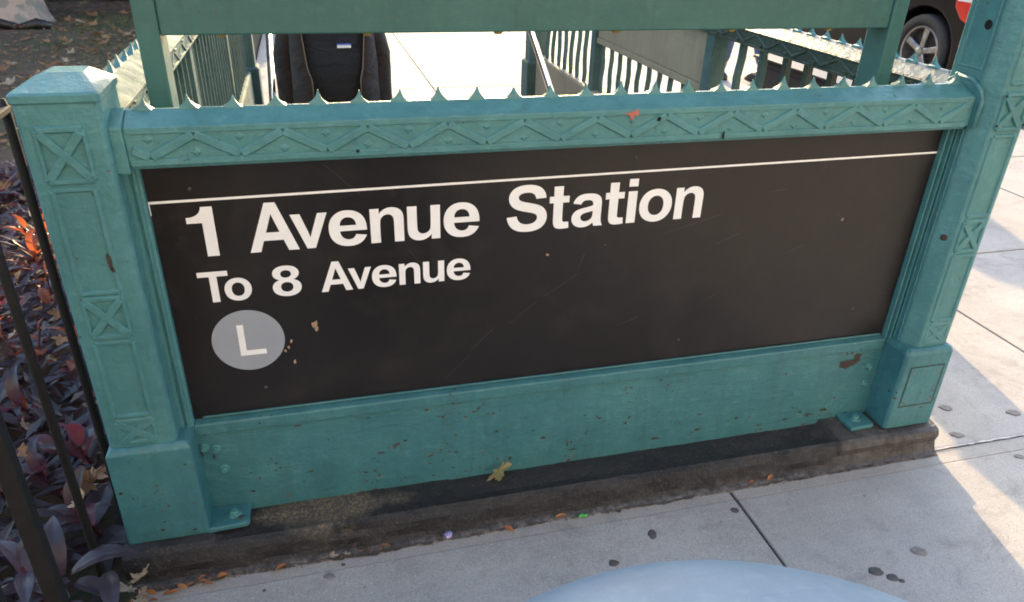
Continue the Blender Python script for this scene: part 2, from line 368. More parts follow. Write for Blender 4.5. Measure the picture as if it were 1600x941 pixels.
for k in range(60):
    x = 2.10 + k * .0125 * 1.02 * 2.6; 
    if x > 3.9: break
    blob(bm, (x, -.136, G + .0012 + (k % 2) * .0006), (1, 0, 0), (0, 1, 0), (0, 0, 1), .024, .0042, k=8)
obj('joint_caulk', bm, CAULK, side, keep=False)
bm = NB()
for k in range(90):
    x = -.15 + k * .0249
    blob(bm, (x + random.uniform(-.01, .01), -.150 + .012 * noise.noise(Vector((x * 4, 0, 0))), G + .0015 + (k % 3) * .0005), (1, 0, 0), (0, 1, 0), (0, 0, 1), random.uniform(.012, .03), random.uniform(.006, .016), k=9)
tag(obj('kerb_grime', bm, JOINT, side, keep=False), kind='stuff')
# road and far kerb
bm = NB(); quads(bm, [(5.7, 14.0, -60, 90)], G - .12); tag(obj('road', bm, ASPH), kind='structure')
bm = NB(); prism(bm, [(5.58, G - .2), (5.72, G - .2), (5.715, G - .015), (5.70, G), (5.58, G)], 'y', -60, 90); tag(obj('road_kerb', bm, CONC2), kind='structure')
bm = NB(); box(bm, 14.0, 60, -60, 90, G - .2, G + .0); tag(obj('far_pavement', bm, CONC2), kind='structure')
# planting bed soil
bm = NB(); nx, ny = 60, 90; V = []
for i in range(nx + 1):
    row = []
    for j in range(ny + 1):
        x = -12 + (12 - .17) * (i / nx) ** .6; y = -3 + 17 * j / ny
        z = G + .035 + .03 * noise.noise(Vector((x * .8, y * .8, 0))) + .012 * noise.noise(Vector((x * 4, y * 4, 3)))
        if x > -.35 and y < 4: z = min(z, G + .02)
        row.append(bm.verts.new((x, y, z)))
    V.append(row)
for i in range(nx):
    for j in range(ny): bm.faces.new((V[i][j], V[i + 1][j], V[i + 1][j + 1], V[i][j + 1]))
tag(obj('soil_bed', bm, SOIL, smooth=True), kind='structure')

# ------------------------------------------------------------------ stairwell
bm = NB()
box(bm, -.13, .0, .08, 3.95, -2.6, G + .0); box(bm, 1.94, 2.06, .08, 3.95, -2.6, G + .0); box(bm, -.13, 2.06, .01, .08, -2.6, -.335)
tag(obj('stairwell_wall', bm, WALL), kind='structure')
st = tag(obj('stairs', box(NB(), 0, 1.94, .08, .12, -2.6, -2.55), WALL), kind='structure')
for k in range(12):
    bm = NB(); z = G - .17 * (k + 1); y1 = 3.93 - .3 * k
    box(bm, .002, 1.938, y1 - .3, y1 - .002, z - .3, z); obj('step', bm, CONC, st, bevel=.008, keep=False)

# front kerb
bm = NB(); N = 240; prof0 = [(.08, -.272), (.0, -.272), (-.05, -.272), (-.09, -.273), (-.112, -.277), (-.124, -.287), (-.131, -.302), (-.135, -.322), (-.138, -.340), (-.143, -.352), (-.160, -.3590), (-.165, -.372)]
rows = []
for i in range(N + 1):
    x = -.19 + 2.275 * i / N; row = []
    for k, (y, z) in enumerate(prof0):
        n1 = noise.noise(Vector((x * 9, k * .9, 1))); n2 = noise.noise(Vector((x * 40, k * 3, 7)))
        if k in (1, 2, 3) and .01 < x < 1.735: z -= .015 if x > .6 else .011
        if k == 4 and .01 < x < 1.735: z -= .007
        if k in (5, 6) and .01 < x < 1.735: z -= .004
        if x > 1.735 and k in (4, 5, 6): y -= .009; z += .003 * (k > 4)
        row.append(bm.verts.new((x, y - (.005 * n1 + .0022 * n2) * (k > 2), z + (.004 * n1 + .0018 * n2) * (0 < k < 9))))
    rows.append(row)
for a, b in zip(rows, rows[1:]):
    for k in range(len(prof0) - 1): bm.faces.new((a[k], a[k + 1], b[k + 1], b[k]))
e = rows[-1]; bot = [bm.verts.new((e[-1].co.x, .08, -.372))]; bm.faces.new(e + bot)
e = rows[0]; bot = [bm.verts.new((e[-1].co.x, .08, -.372))]; bm.faces.new(e[::-1] + bot)
tag(obj('concrete_kerb', bm, KERB, smooth=False), kind='structure')

# ------------------------------------------------------------------ front railing
FR = thing('entrance_railing', 'teal cast iron railing with spiked top rail and wide base panel framing the black sign', 'railing', (.95, 0, G))
bm = NB()
prof = [(-.052, .630), (-.056, .632), (-.056, .700), (-.053, .7035), (-.003, .7255), (.003, .7255), (.064, .7035), (.064, .640), (.0, .640), (-.0, .622), (-.047, .622), (-.047, .630)]
prism(bm, prof, 'x', -.004, 1.912)
obj('top_rail', bm, TEAL, FR, bevel=.0025)
bm = NB(); NY = (0, -1, 0); yf = -.0555
ridge(bm, (.0, yf, .6985), (1.9, yf, .6985), NY, .014, .0040, .85); ridge(bm, (.0, yf, .6375), (1.9, yf, .6375), NY, .014, .0040, .85)
k = 0; x = .360 - .162 * 3; zt, zb = .6895, .6465
while x < 2.0:
    pk = x + .081
    for (a, b2, za, zb2) in ((x, pk, zb, zt), (pk, x + .162, zt, zb)):
        xa, xb = max(a, .004), min(b2, 1.896)
        if xb - xa > .01:
            fa = (xa - a) / (b2 - a); fb = (xb - a) / (b2 - a)
            ridge(bm, (xa, yf, za + (zb2 - za) * fa), (xb, yf, za + (zb2 - za) * fb), NY, .0200, .0052 + .0005 * (k % 2), .74); k += 1
    for cx, cz in ((x, zt - .008), (pk, zb + .008)):
        if .02 < cx < 1.88:
            c = Vector((cx, yf, cz)); P = [bm.verts.new(c + Vector(d)) for d in ((-.012, 0, 0), (0, 0, -.010), (.012, 0, 0), (0, 0, .010))]; T = [bm.verts.new(c + Vector((d[0] * .45, -.0035, d[2] * .45))) for d in ((-.012, 0, 0), (0, 0, -.010), (.012, 0, 0), (0, 0, .010))]
            bm.faces.new(T)
            for i in range(4): bm.faces.new((P[i], P[(i + 1) % 4], T[(i + 1) % 4], T[i]))
    x += .162
obj('rail_relief', bm, TEAL, FR, bevel=.0012)
def spike_mesh():
    bm = NB(); pr = []
    for t in range(9):
        u = t / 8; pr.append((-.0120 * (1 - u) ** 3.0 - .0060 * (1 - u) - .0010, .0270 * u))
    pts = [(-.019, -.004)] + pr + [(-p[0], p[1]) for p in pr[::-1]] + [(.019, -.004)]
    A = []; B = []
    for (x, z) in pts:
        th = .0060 * (1 - max(0, z) / .0275) + .0012
        A.append(bm.verts.new((x, -th, z))); B.append(bm.verts.new((x, th + .003 * (z < .004), z)))
    n = len(pts)
    for i in range(1, n // 2):      # strips between left and right outline
        j = n - 1 - i
        bm.faces.new((A[i - 1], A[i], A[j], A[j + 1])); bm.faces.new((B[i - 1], B[j + 1], B[j], B[i]))
    for i in range(n): bm.faces.new((A[i], B[i], B[(i + 1) % n], A[(i + 1) % n]))
    bmesh.ops.recalc_face_normals(bm, faces=bm.faces)
    me = bpy.data.meshes.new('spike'); bm.to_mesh(me); bm.free(); me.materials.append(TEAL); return me
SP = spike_mesh()
def put_spike(x, y, parent, rot=0, s=1, z=.7245):
    o = bpy.data.objects.new('spike', SP); COL.objects.link(o); o.parent = parent
    o.matrix_parent_inverse = Matrix.Translation(-Vector(parent.location)); o.location = (x, y, z)
    o.rotation_euler = (random.uniform(-.12, .12), random.uniform(-.09, .09), rot); o.scale = (s, s, s * random.uniform(.82, 1.08))
for k in range(-1, 24):
    x = .109 + k * .0809
    if x < 1.905: put_spike(x, .0, FR)
# end brackets of the rail
bm = NB(); prism(bm, [(-.060, .617), (-.060, .706), (-.052, .711), (0, .729), (.06, .715), (.06, .617)], 'x', -.028, -.004); obj('rail_bracket', bm, TEAL, FR, bevel=.003)
bm = NB()
pts = [(-.064, .628), (-.064, .700), (-.056, .719), (-.025, .736), (.03, .740), (.05, .730), (.05, .628)]
prism(bm, pts, 'x', 1.9125, 1.9215); ob_ = obj('rail_bracket', bm, TEAL, FR, bevel=.003)
bm = NB(); tube(bm, [(1.917, -.066, .630), (1.917, -.067, .695), (1.917, -.057, .720), (1.917, -.026, .738), (1.917, .03, .742)], .0062, 8); obj('bracket_flange', bm, TEAL, FR, smooth=True)
# base panel with ledge
bm = NB(); prism(bm, [(.004, .0), (-.020, -.004), (-.022, -.008), (-.022, -.034), (-.016, -.037), (.004, -.037)], 'x', .001, 1.895); obj('sign_ledge', bm, TEAL_LOW, FR, bevel=.002)
bm = NB(); prism(bm, [(.006, -.0375), (-.0145, -.0375), (-.0195, -.302), (.006, -.33)], 'x', .0, 1.905); obj('base_panel', bm, TEAL_LOW, FR, bevel=.002)
bm = NB(); ridge(bm, (.02, -.0022, .0035), (1.89, -.0022, .0035), (0, -1, .4), .006, .004); obj('bead', bm, TEAL_LOW, FR)
# vertical mouldings at the sign's sides
bm = NB(); prism(bm, [(-.030, .004), (-.030, -.030), (-.018, -.030), (-.016, -.022), (-.012, -.020), (-.011, -.027), (-.006, -.027), (-.004, -.018), (.0015, -.016), (.0015, .004)], 'z', -.035, .625); obj('side_moulding', bm, TEAL, FR, bevel=.0012)
bm = NB(); prism(bm, [(1.8985, .004), (1.8985, -.016), (1.904, -.016), (1.905, -.006), (1.910, -.006), (1.911, -.022), (1.915, -.022), (1.9158, -.010), (1.9205, -.010), (1.9205, .004)], 'z', -.035, .623); obj('side_moulding', bm, TEAL, FR, bevel=.001)
def hexbolt(bm, c, n, r, h):
    n = Vector(n); u = n.orthogonal().normalized(); v = n.cross(u); c = Vector(c)
    for (rr, a, b2, seg) in ((r * 1.45, 0, h * .3, 16), (r, h * .3, h, 6)):
        A = [bm.verts.new(c + n * a + (u * cos(2 * pi * k / seg) + v * sin(2 * pi * k / seg)) * rr) for k in range(seg)]
        B = [bm.verts.new(c + n * b2 + (u * cos(2 * pi * k / seg) + v * sin(2 * pi * k / seg)) * rr * .93) for k in range(seg)]
        bm.faces.new(B)
        for k in range(seg): bm.faces.new((A[k], A[(k + 1) % seg], B[(k + 1) % seg], B[k]))
for (x0, x1, bx) in ((-.001, .094, .058), (1.800, 1.884, 1.84)):
    bm = NB(); prism(bm, [(x0, -.095), (x1 - .006, -.091), (x1, -.085), (x1, -.018), (x0, -.018)], 'z', -.2735, -.2595); ft = obj('foot', bm, TEAL_LOW, FR, bevel=.004, seg=3)
    bm = NB(); hexbolt(bm, (bx, -.055, -.2597), (0, 0, 1), .0115, .013); obj('bolt', bm, BOLT, ft, bevel=.002, keep=False)
    bm = NB()
    for q in range(6): blob(bm, (bx + random.uniform(-.018, .018), -.055 + random.uniform(-.015, .012), -.2588 + q * .0002), (1, 0, 0), (0, 1, 0), (0, 0, 1), .006, .004, jag=.5)
    tag(obj('rust_flakes', bm, RUST, ft, keep=False), kind='stuff')
for c in ((.012, -.075), (.038, -.082), (.048, -.145), (1.872, -.10), (1.872, -.16)):
    bm = NB(); hexbolt(bm, (c[0], -.0165 - (-.0375 - c[1]) * 0, c[1]), (0, -1, 0), .0085, .009); obj('bolt', bm, BOLT, FR, bevel=.0015)
bm = NB(); rr = random.Random(4)
for (x, z, a, b2) in ((1.806, -.075, .030, .014), (1.822, -.062, .016, .010), (1.786, -.086, .014, .008), (.03, -.105, .005, .016), (.006, -.09, .004, .02), (.168, -.15, .006, .004), (.158, -.135, .005, .004), (.176, -.165, .008, .004), (1.70, -.245, .03, .008), (1.62, -.25, .02, .006), (1.75, -.235, .02, .009), (1.33, -.24, .016, .006), (.86, -.19, .012, .006), (.83, -.16, .006, .005), (1.02, -.15, .009, .004), (1.1, -.18, .008, .007), (1.11, -.16, .006, .005), (.25, -.19, .008, .006), (.30, -.10, .005, .003), (.62, -.14, .005, .004), (.55, -.22, .007, .004), (.4, -.05, .014, .003), (.23, -.046, .016, .003), (.95, -.245, .02, .004), (1.45, -.22, .009, .008), (1.2, -.25, .02, .004)):
    yy = -.0145 - (.0045) * ((-.0375 - z) / .2245) - .0012
    q_ = 1 if x > 1.78 else .55; blob(bm, (x, yy, z), (1, 0, 0), (0, 0, 1), (0, -1, 0), a * q_, b2 * q_, jag=.55, k=13, rnd=rr)
for q in range(34):
    x = rr.uniform(.1, 1.85); z = -.262 + rr.random() ** 2.2 * .15; yy = -.0145 - .0045 * ((-.0375 - z) / .2245) - .0013
    s = rr.uniform(.0010, .0032); blob(bm, (x, yy, z), (1, 0, 0), (0, 0, 1), (0, -1, 0), s * rr.uniform(1, 2.4), s, jag=.5, k=8, rnd=rr)
tag(obj('paint_chips', bm, RUST, FR), kind='stuff')
bm = NB(); blob(bm, (1.009, -.0605, .699), (1, 0, .1), (0, 0, 1), NY, .016, .006, jag=.6, k=12, rnd=rr); blob(bm, (1.006, -.0610, .692), (1, 0, .1), (0, 0, 1), NY, .005, .008, jag=.5, rnd=rr)
obj('red_chip', bm, simple('red primer chip', (.42, .13, .10), .7), FR)
for c_, a_, b_ in (((1.069, -.0625, .683), .0052, .0052), ((.419, -.0625, .643), .0035, .0035), ((1.232, -.0625, .640), .003, .010)):
    bm = NB(); blob(bm, c_, (1, 0, 0), (0, 0, 1), NY, a_, b_, k=12, jag=.1); obj('bolt_hole', bm, DARKHOLE, FR)

# ------------------------------------------------------------------ the sign
GL = {
'A': "M1471 0L1147 0L1018 333L428 333L306 0L-10 0L567 1466L885 1466ZM923 580L720 1127L521 580Z",
'v': "M430 0L2 1062L297 1062L497 520L555 339L615 520L817 1062L1106 1062L684 0Z",
'e': "M762 338L1042 291Q988 137 871.5 56.5Q755 -24 580 -24Q303 -24 170 157Q65 302 65 523Q65 787 203 936.5Q341 1086 552 1086Q789 1086 926 929.5Q1063 773 1057 450L353 450Q356 325 421 255.5Q486 186 583 186Q649 186 694 222Q739 258 762 338ZM778 622Q775 744 715 807.5Q655 871 569 871Q477 871 417 804Q357 737 358 622Z",
'n': "M1117 0L836 0L836 542Q836 714 818 764.5Q800 815 759.5 843Q719 871 662 871Q589 871 531 831Q473 791 451.5 725Q430 659 430 481L430 0L149 0L149 1062L410 1062L410 906Q549 1086 760 1086Q853 1086 930 1052.5Q1007 1019 1046.5 967Q1086 915 1101.5 849Q1117 783 1117 660Z",
'u': "M847 0L847 159Q789 74 694.5 25Q600 -24 495 -24Q388 -24 303 23Q218 70 180 155Q142 240 142 390L142 1062L423 1062L423 574Q423 350 438.5 299.5Q454 249 495 219.5Q536 190 599 190Q671 190 728 229.5Q785 269 806 327.5Q827 386 827 614L827 1062L1108 1062L1108 0Z",
't': "M634 1062L634 848L442 848L442 390Q442 280 447.5 258.5Q453 237 472.5 223Q492 212 530 210L640 210L657 4Q559 -16 435 -16Q359 -16 298 1.5Q237 27 208.5 67.5Q180 108 169 177Q160 226 160 375L160 848L31 848L31 1062L160 1062L160 1380L442 1380L442 1062Z",
'S': "M74 477L362 505Q388 360 467.5 292Q547 224 682 224Q825 224 897.5 284.5Q970 345 970 426Q970 478 939.5 514.5Q909 551 833 578Q781 596 596 642Q358 701 262 787Q127 908 127 1082Q127 1194 190.5 1291.5Q254 1389 373.5 1440Q493 1491 662 1491Q938 1491 1077.5 1370Q1217 1249 1224 1047L928 1034Q909 1147 846.5 1196.5Q784 1246 659 1246Q530 1246 457 1193Q410 1159 410 1102Q410 1050 454 1013Q510 966 726 915Q942 864 1045.5 809.5Q1149 755 1207.5 660.5Q1266 566 1266 427Q1266 301 1196 191Q1126 81 998 27.5Q870 -26 679 -26Q401 -26 252 102.5Q103 231 74 477Z",
'a': "M357 738L102 784Q145 938 250 1012Q355 1086 562 1086Q750 1086 842 1041.5Q934 997 971.5 928.5Q1009 860 1009 677L1006 349Q1006 209 1019.5 142.5Q1033 76 1070 0L792 0Q781 28 765 83Q758 108 755 116Q683 46 601 11Q519 -24 426 -24Q262 -24 167.5 65Q73 154 73 290Q73 380 116 450.5Q159 521 236.5 558.5Q314 596 460 624Q657 661 733 693L733 721Q733 802 693 836.5Q653 871 542 871Q467 871 425 841.5Q383 812 357 738ZM733 510Q679 492 562 467Q445 442 409 418Q354 379 354 319Q354 260 398 217Q442 174 510 174Q586 174 655 224Q706 262 722 317Q733 353 733 454Z",
'i': "M147 1216L147 1466L428 1466L428 1216ZX147 0L147 1062L428 1062L428 0Z",
'o': "M82 546Q82 686 151 817Q220 948 346.5 1017Q473 1086 629 1086Q870 1086 1024 929.5Q1178 773 1178 534Q1178 293 1022.5 134.5Q867 -24 631 -24Q485 -24 352.5 42Q220 108 151 235.5Q82 363 82 546ZM370 531Q370 373 445 289Q520 205 630 205Q740 205 814.5 289Q889 373 889 533Q889 689 814.5 773Q740 857 630 857Q520 857 445 773Q370 689 370 531Z",
'T': "M479 0L479 1225L44 1225L44 1466L1209 1466L1209 1225L775 1225L775 0Z",
'8': "M334 789Q225 835 175.5 915.5Q126 996 126 1092Q126 1256 240.5 1363Q355 1470 566 1470Q775 1470 890.5 1363Q1006 1256 1006 1092Q1006 990 953 910.5Q900 831 804 789Q926 740 989.5 646Q1053 552 1053 429Q1053 226 923.5 99Q794 -28 579 -28Q379 -28 246 77Q90 200 90 414Q90 532 148.5 630.5Q207 729 334 789ZM392 1069Q392 985 439.5 938Q487 891 566 891Q646 891 694 938.5Q742 986 742 1070Q742 1149 694.5 1196.5Q647 1244 569 1244Q488 1244 440 1196Q392 1148 392 1069ZM365 443Q365 327 424.5 262Q484 197 573 197Q660 197 717 259.5Q774 322 774 439Q774 541 716.5 603Q659 665 571 665Q469 665 417 594.5Q365 524 365 443Z",
'1': "M150 1000L150 1170Q330 1175 430 1255Q520 1330 535 1466L815 1466L815 0L520 0L520 1000Z",
'L': "M150 0L150 1466L400 1466L400 240L1150 240L1150 0Z"}
import re
def glyph(path):
    shapes = []
    for part in path.split('X'):
        part = part if part.startswith('M') else 'M' + part
        loops = []; cur = []
        for cmd, args in re.findall(r'([MLQZ])([^MLQZ]*)', part):
            a = [float(q) for q in args.split()] if args.strip() else []
            if cmd == 'M': cur = [(a[0], a[1])]
            elif cmd == 'L': cur.append((a[0], a[1]))
            elif cmd == 'Q':
                p0 = cur[-1]
                for s in range(1, 7):
                    u = s / 6; cur.append(((1 - u) ** 2 * p0[0] + 2 * u * (1 - u) * a[0] + u * u * a[2], (1 - u) ** 2 * p0[1] + 2 * u * (1 - u) * a[1] + u * u * a[3]))
            else:
                if cur[0] == cur[-1] or (abs(cur[0][0] - cur[-1][0]) < 1e-6 and abs(cur[0][1] - cur[-1][1]) < 1e-6): cur = cur[:-1]
                loops.append(cur)
        shapes.append(loops)
    return shapes
SG = thing('station_sign', 'long black enamel sign reading 1 Avenue Station in white letters inside the teal railing', 'sign', (.95, 0, 0))
bm = NB(); box(bm, -.006, 1.905, 0, .006, -.006, .645); obj('sign_panel', bm, SIGN, SG, bevel=.001, seg=1)
def put(ch, x0, x1, base, H, y=-.0007, m=VINYL, nm='letter'):
    sh = glyph(GL[ch]); xs = [p[0] for s in sh for l in s for p in l]; a, b = min(xs), max(xs); bm = NB()
    for loops in sh:
        L3 = [[Vector(((x - a) / (b - a) * (x1 - x0) + x0, y, base + .0042 * ((x0 + x1) / 2) / 1 + z / 1466 * H)) for x, z in l] for l in loops]
        flat = [p for l in L3 for p in l]; V = [bm.verts.new(p) for p in flat]
        for tri in tessellate_polygon(L3):
            try: bm.faces.new([V[i] for i in tri])
            except ValueError: pass
    for f in bm.faces:
        f.normal_update()
        if f.normal.y > 0: f.normal_flip()
    me = bpy.data.meshes.new(nm); bm.to_mesh(me); bm.free()
    return obj(nm, me, m, SG)
for ch, a, b in (('1', .0655, .1191), ('A', .1815, .2835), ('v', .2700, .3470), ('e', .3481, .4300), ('n', .4375, .5110), ('u', .5190, .5925), ('e', .6004, .6828), ('S', .747, .8435), ('t', .8486, .8985), ('a', .9046, .9829), ('t', .9867, 1.0360), ('i', 1.0438, 1.0667), ('o', 1.075, 1.1599), ('n', 1.1686, 1.242)): put(ch, a, b, .4115, .111)
for ch, a, b in (('T', .0657, .1274), ('o', .1165, .1726), ('8', .2164, .2781), ('A', .32, .3896), ('v', .3815, .4327), ('e', .4336, .4891), ('n', .4953, .5437), ('u', .5506, .5999), ('e', .6059, .662)): put(ch, a, b, .3015, .0735)
bm = NB(); n = 72; bm.faces.new([bm.verts.new((.1488 + .0785 * cos(2 * pi * k / n), -.0006, .1972 + .0785 * sin(2 * pi * k / n))) for k in range(n)]); obj('route_disc', bm, GREYDISC, SG)
put('L', .1273, .184, .1582, .0805, -.0011)
bm = NB(); P = [(.001, .5345), (1.899, .5465), (1.899, .5515), (.001, .5400)]; bm.faces.new([bm.verts.new((x, -.0007, z)) for x, z in P]); obj('rule_line', bm, VINYL, SG)
bm = NB(); bm.faces.new([bm.verts.new((x, -.0008, z)) for x, z in ((.001, .510), (.003, .510), (.0035, .536), (.001, .536))]); obj('rule_line_tail', bm, VINYL, SG)
SCRW = simple('dull sign screw', (.09, .085, .08), .5, .6)
for (x, z) in ((.083, .562), (1.052, .578), (.17, .065), (1.235, .063), (1.77, .10)):
    bm = NB(); hexbolt(bm, (x, -.0002, z), (0, -1, 0), .0030, .0022); obj('screw', bm, SCRW, SG, bevel=.001)
SPOT = simple('chipped enamel spots', (.36, .25, .16), .8); SCR = simple('sign scratch', (.17, .16, .15), .7); rr = random.Random(2)
for (x, z, a, b2) in ((.296, .223, .005, .010), (.300, .212, .004, .006), (.233, .170, .003, .005), (.241, .186, .003, .005), (.225, .160, .002, .003), (.243, .128, .003, .005), (1.66, .38, .003, .004), (.85, .35, .004, .003)):
    bm = NB(); blob(bm, (x, -.0007, z), (1, 0, 0), (0, 0, 1), (0, -1, 0), a, b2, jag=.5, rnd=rr); obj('chipped_spot', bm, SPOT, SG)
bm = NB()
for (xa, za, xb, zb2) in ((.76, .17, .83, .225), (.845, .235, .93, .29), (.52, .39, .55, .35), (1.3, .34, 1.36, .365), (1.05, .13, 1.11, .15), (1.42, .47, 1.47, .475), (1.64, .40, 1.655, .385), (.66, .10, .72, .16), (.93, .30, .945, .345), (1.3, .18, 1.33, .20), (1.52, .30, 1.56, .315), (1.56, .52, 1.575, .53), (1.15, .38, 1.30, .42), (.35, .60, .42, .53), (.60, .03, .66, .09)):
    a, b2 = Vector((xa, -.0005, za)), Vector((xb, -.0005, zb2)); d = (b2 - a); nn = Vector((-d.z, 0, d.x)).normalized() * .0006
    bm = NB(); bm.faces.new([bm.verts.new(q) for q in (a - nn * .3, b2 - nn * .3, b2 + nn * .4, a + nn * .2)]); obj('scratch', bm, SCR, SG)

# ------------------------------------------------------------------ newel post (left)
def xpanel(bm, x0, x1, z0, z1, y, h=.0055, wd=.014):
    n = (0, -1, 0)
    ridge(bm, (x0, y, z0), (x1, y, z0), n, wd, h); ridge(bm, (x0, y, z1), (x1, y, z1), n, wd, h)
    ridge(bm, (x0, y, z0), (x0, y, z1), n, wd * .7, h * .9); ridge(bm, (x1, y, z0), (x1, y, z1), n, wd * .7, h * .9)
    ridge(bm, (x0 + .004, y, z0 + .004), (x1 - .004, y, z1 - .004), n, wd * 1.25, h * 1.12, .8); ridge(bm, (x0 + .004, y, z1 - .004), (x1 - .004, y, z0 + .004), n, wd * 1.25, h * 1.25, .8)
def frame_(bm, x0, x1, z0, z1, y, h=.0042, wd=.012):
    n = (0, -1, 0)
    ridge(bm, (x0, y, z0), (x1, y, z0), n, wd, h); ridge(bm, (x0, y, z1), (x1, y, z1), n, wd, h * 1.05)
    ridge(bm, (x0, y, z0), (x0, y, z1), n, wd, h * .95); ridge(bm, (x1, y, z0), (x1, y, z1), n, wd, h)
def rrect(x0, x1, y0, y1, c, n=4, rear=True):
    out = []
    for (cx, cy, a0) in ((x0 + c, y0 + c, pi), (x1 - c, y0 + c, 1.5 * pi), (x1 - c, y1 - c, 0), (x0 + c, y1 - c, .5 * pi)):
        for k in range(n + 1): out.append((cx + c * cos(a0 + pi / 2 * k / n), cy + c * sin(a0 + pi / 2 * k / n)))
    return out
NP = thing('newel_post', 'squat teal corner post with low pyramid cap at the left end of the sign', 'post', (-.09, 0, G))
def shaft_ring(z, o=0): return [(x, y, z) for x, y in rrect(-.168 - o, -.026 + o, -.078 - o, .085 + o, .016 + o * .3)]
bm = NB(); rings_loft(bm, [shaft_ring(-.002), shaft_ring(.012, .0), shaft_ring(.760)]); obj('shaft', bm, TEAL, NP, bevel=.002)
bm = NB(); xpanel(bm, -.140, -.062, .616, .712, -.078); frame_(bm, -.138, -.066, .385, .600, -.078); xpanel(bm, -.138, -.066, .286, .372, -.078); frame_(bm, -.138, -.066, .085, .270, -.078)
xpanel(bm, -.138, -.066, .012, .070, -.078, .003); obj('shaft_relief', bm, TEAL, NP, bevel=.001)
bm = NB(); rings_loft(bm, [[(x, y, z) for x, y in rrect(-.170 - o, -.024 + o, -.0805 - o, .088 + o, .012)] for z, o in ((.757, -.001), (.760, .001), (.772, .001), (.776, -.004))] + [[(x, y, .796) for x, y in rrect(-.125, -.060, .000, .060, .012)]])
obj('cap', bm, TEAL, NP, bevel=.003, seg=3)
bm = NB(); rings_loft(bm, [[(x, y, z) for x, y in rrect(-.176 - o, .001 + o, -.092 - o, .09 + o, .006)] for z, o in ((-.271, .002), (-.012, 0), (-.004, -.006), (.002, -.012))]); obj('base_box', bm, TEAL_LOW, NP, bevel=.003)
bm = NB(); rr = random.Random(8)
for q in range(16):
    x = rr.uniform(-.165, -.01); z = rr.uniform(-.26, -.02); s = rr.uniform(.0008, .0032); blob(bm, (x, -.0925 - .002 * ((-z) / .27) - .0004, z), (1, 0, 0), (0, 0, 1), NY, s * 1.6, s, jag=.5, k=8, rnd=rr)
for (x, z, a, b2) in ((-.071, .455, .0035, .018), (-.068, .435, .003, .008)): blob(bm, (x, -.0835, z), (1, 0, 0), (0, 0, 1), NY, a, b2, jag=.4, rnd=rr)
tag(obj('paint_chips', bm, RUST, NP), kind='stuff')

# ------------------------------------------------------------------ tall post (right)
TP = thing('tall_post', 'tall teal post with recessed side panel rising past the right end of the sign', 'post', (1.99, 0, G))
sec = [(1.921, .055), (1.921, -.047), (1.9235, -.052), (1.950, -.086), (1.954, -.088), (2.040, -.088), (2.050, -.084), (2.058, -.070), (2.058, .055)]
bm = NB(); prism(bm, sec, 'z', -.002, 2.3); obj('shaft', bm, TEAL, TP, bevel=.002)
bm = NB()
xpanel(bm, 1.962, 2.036, .630, .715, -.0878); frame_(bm, 1.966, 2.034, .400, .612, -.0878); xpanel(bm, 1.964, 2.034, .300, .385, -.0878); frame_(bm, 1.966, 2.034, .085, .285, -.0878); xpanel(bm, 1.966, 2.034, .012, .070, -.0878, .0025); frame_(bm, 1.966, 2.034, .74, 1.2, -.0878)
obj('shaft_relief', bm, TEAL, TP, bevel=.001)
bm = NB(); NX = (-1, 0, 0); xs = 1.9212
for a, b2 in (((xs, -.035, .765), (xs, -.035, 1.5)), ((xs, .037, .765), (xs, .037, 1.5)), ((xs, -.035, .765), (xs, .037, .765))): ridge(bm, a, b2, NX, .006, .0025)
ridge(bm, (xs, -.040, -.0), (xs, -.040, .62), NX, .005, .003); ridge(bm, (xs, -.024, -.0), (xs, -.024, .62), NX, .004, .003)
obj('side_relief', bm, TEAL, TP, bevel=.0008)
bm = NB(); n = 20
for (y, z, r) in ((-.016, .865, .0115),):
    bm.faces.new([bm.verts.new((1.9203, y + r * cos(2 * pi * k / n), z + r * sin(2 * pi * k / n))) for k in range(n)]); obj('bolt_hole', bm, DARKHOLE, TP)
for (x, z, r) in ((1.958, .640, .0035), (2.038, .640, .0035), (1.958, .712, .0035)):
    bm = NB(); bm.faces.new([bm.verts.new((x + r * cos(2 * pi * k / n), -.0955, z + r * sin(2 * pi * k / n))) for k in range(n)]); obj('bolt_hole', bm, DARKHOLE, TP)
bm = NB(); c = Vector((1.9365, -.0693, .335)); n_ = Vector((-.79, -.61, 0)).normalized(); u = Vector((0, 0, 1)); v = n_.cross(u)
rings = [[c + n_ * h + (u * cos(2 * pi * k / 16) + v * sin(2 * pi * k / 16)) * r for k in range(16)] for h, r in ((0, .0085), (.002, .0085), (.004, .006))]; rings_loft(bm, rings); obj('plug', bm, RUST, TP, smooth=True)
bm = NB(); rings_loft(bm, [[(x, y, z) for x, y in [(1.906 - o, .07), (1.906 - o, -.098 - o), (1.914 - o, -.106 - o), (2.062 + o, -.106 - o), (2.070 + o, -.098 - o), (2.070 + o, .07)]] for z, o in ((-.271, .002), (-.016, 0), (-.006, -.004), (.0, -.012))]); obj('base_box', bm, TEAL_LOW, TP, bevel=.003)
bm = NB(); box(bm, 1.935, 2.043, -.1085, -.100, -.190, -.060); obj('access_plate', bm, TEAL_LOW, TP, bevel=.0015)
bm = NB()
for a, b2 in (((1.930, -.195), (1.9325, -.055)), ((1.930, -.195), (2.048, -.1915)), ((1.932, -.0575), (2.048, -.055)), ((2.0455, -.19), (2.048, -.055))):
    bm.faces.new([bm.verts.new(q) for q in ((a[0], -.1082, a[1]), (b2[0], -.1082, a[1]), (b2[0], -.1082, b2[1]), (a[0], -.1082, b2[1]))])
obj('plate_gap', bm, RUST, TP)
for x, z in ((1.947, -.175), (2.031, -.175), (1.947, -.075), (2.031, -.075)):
    bm = NB(); hexbolt(bm, (x, -.1085, z), NY, .003, .002); obj('screw', bm, ALLOY, TP)

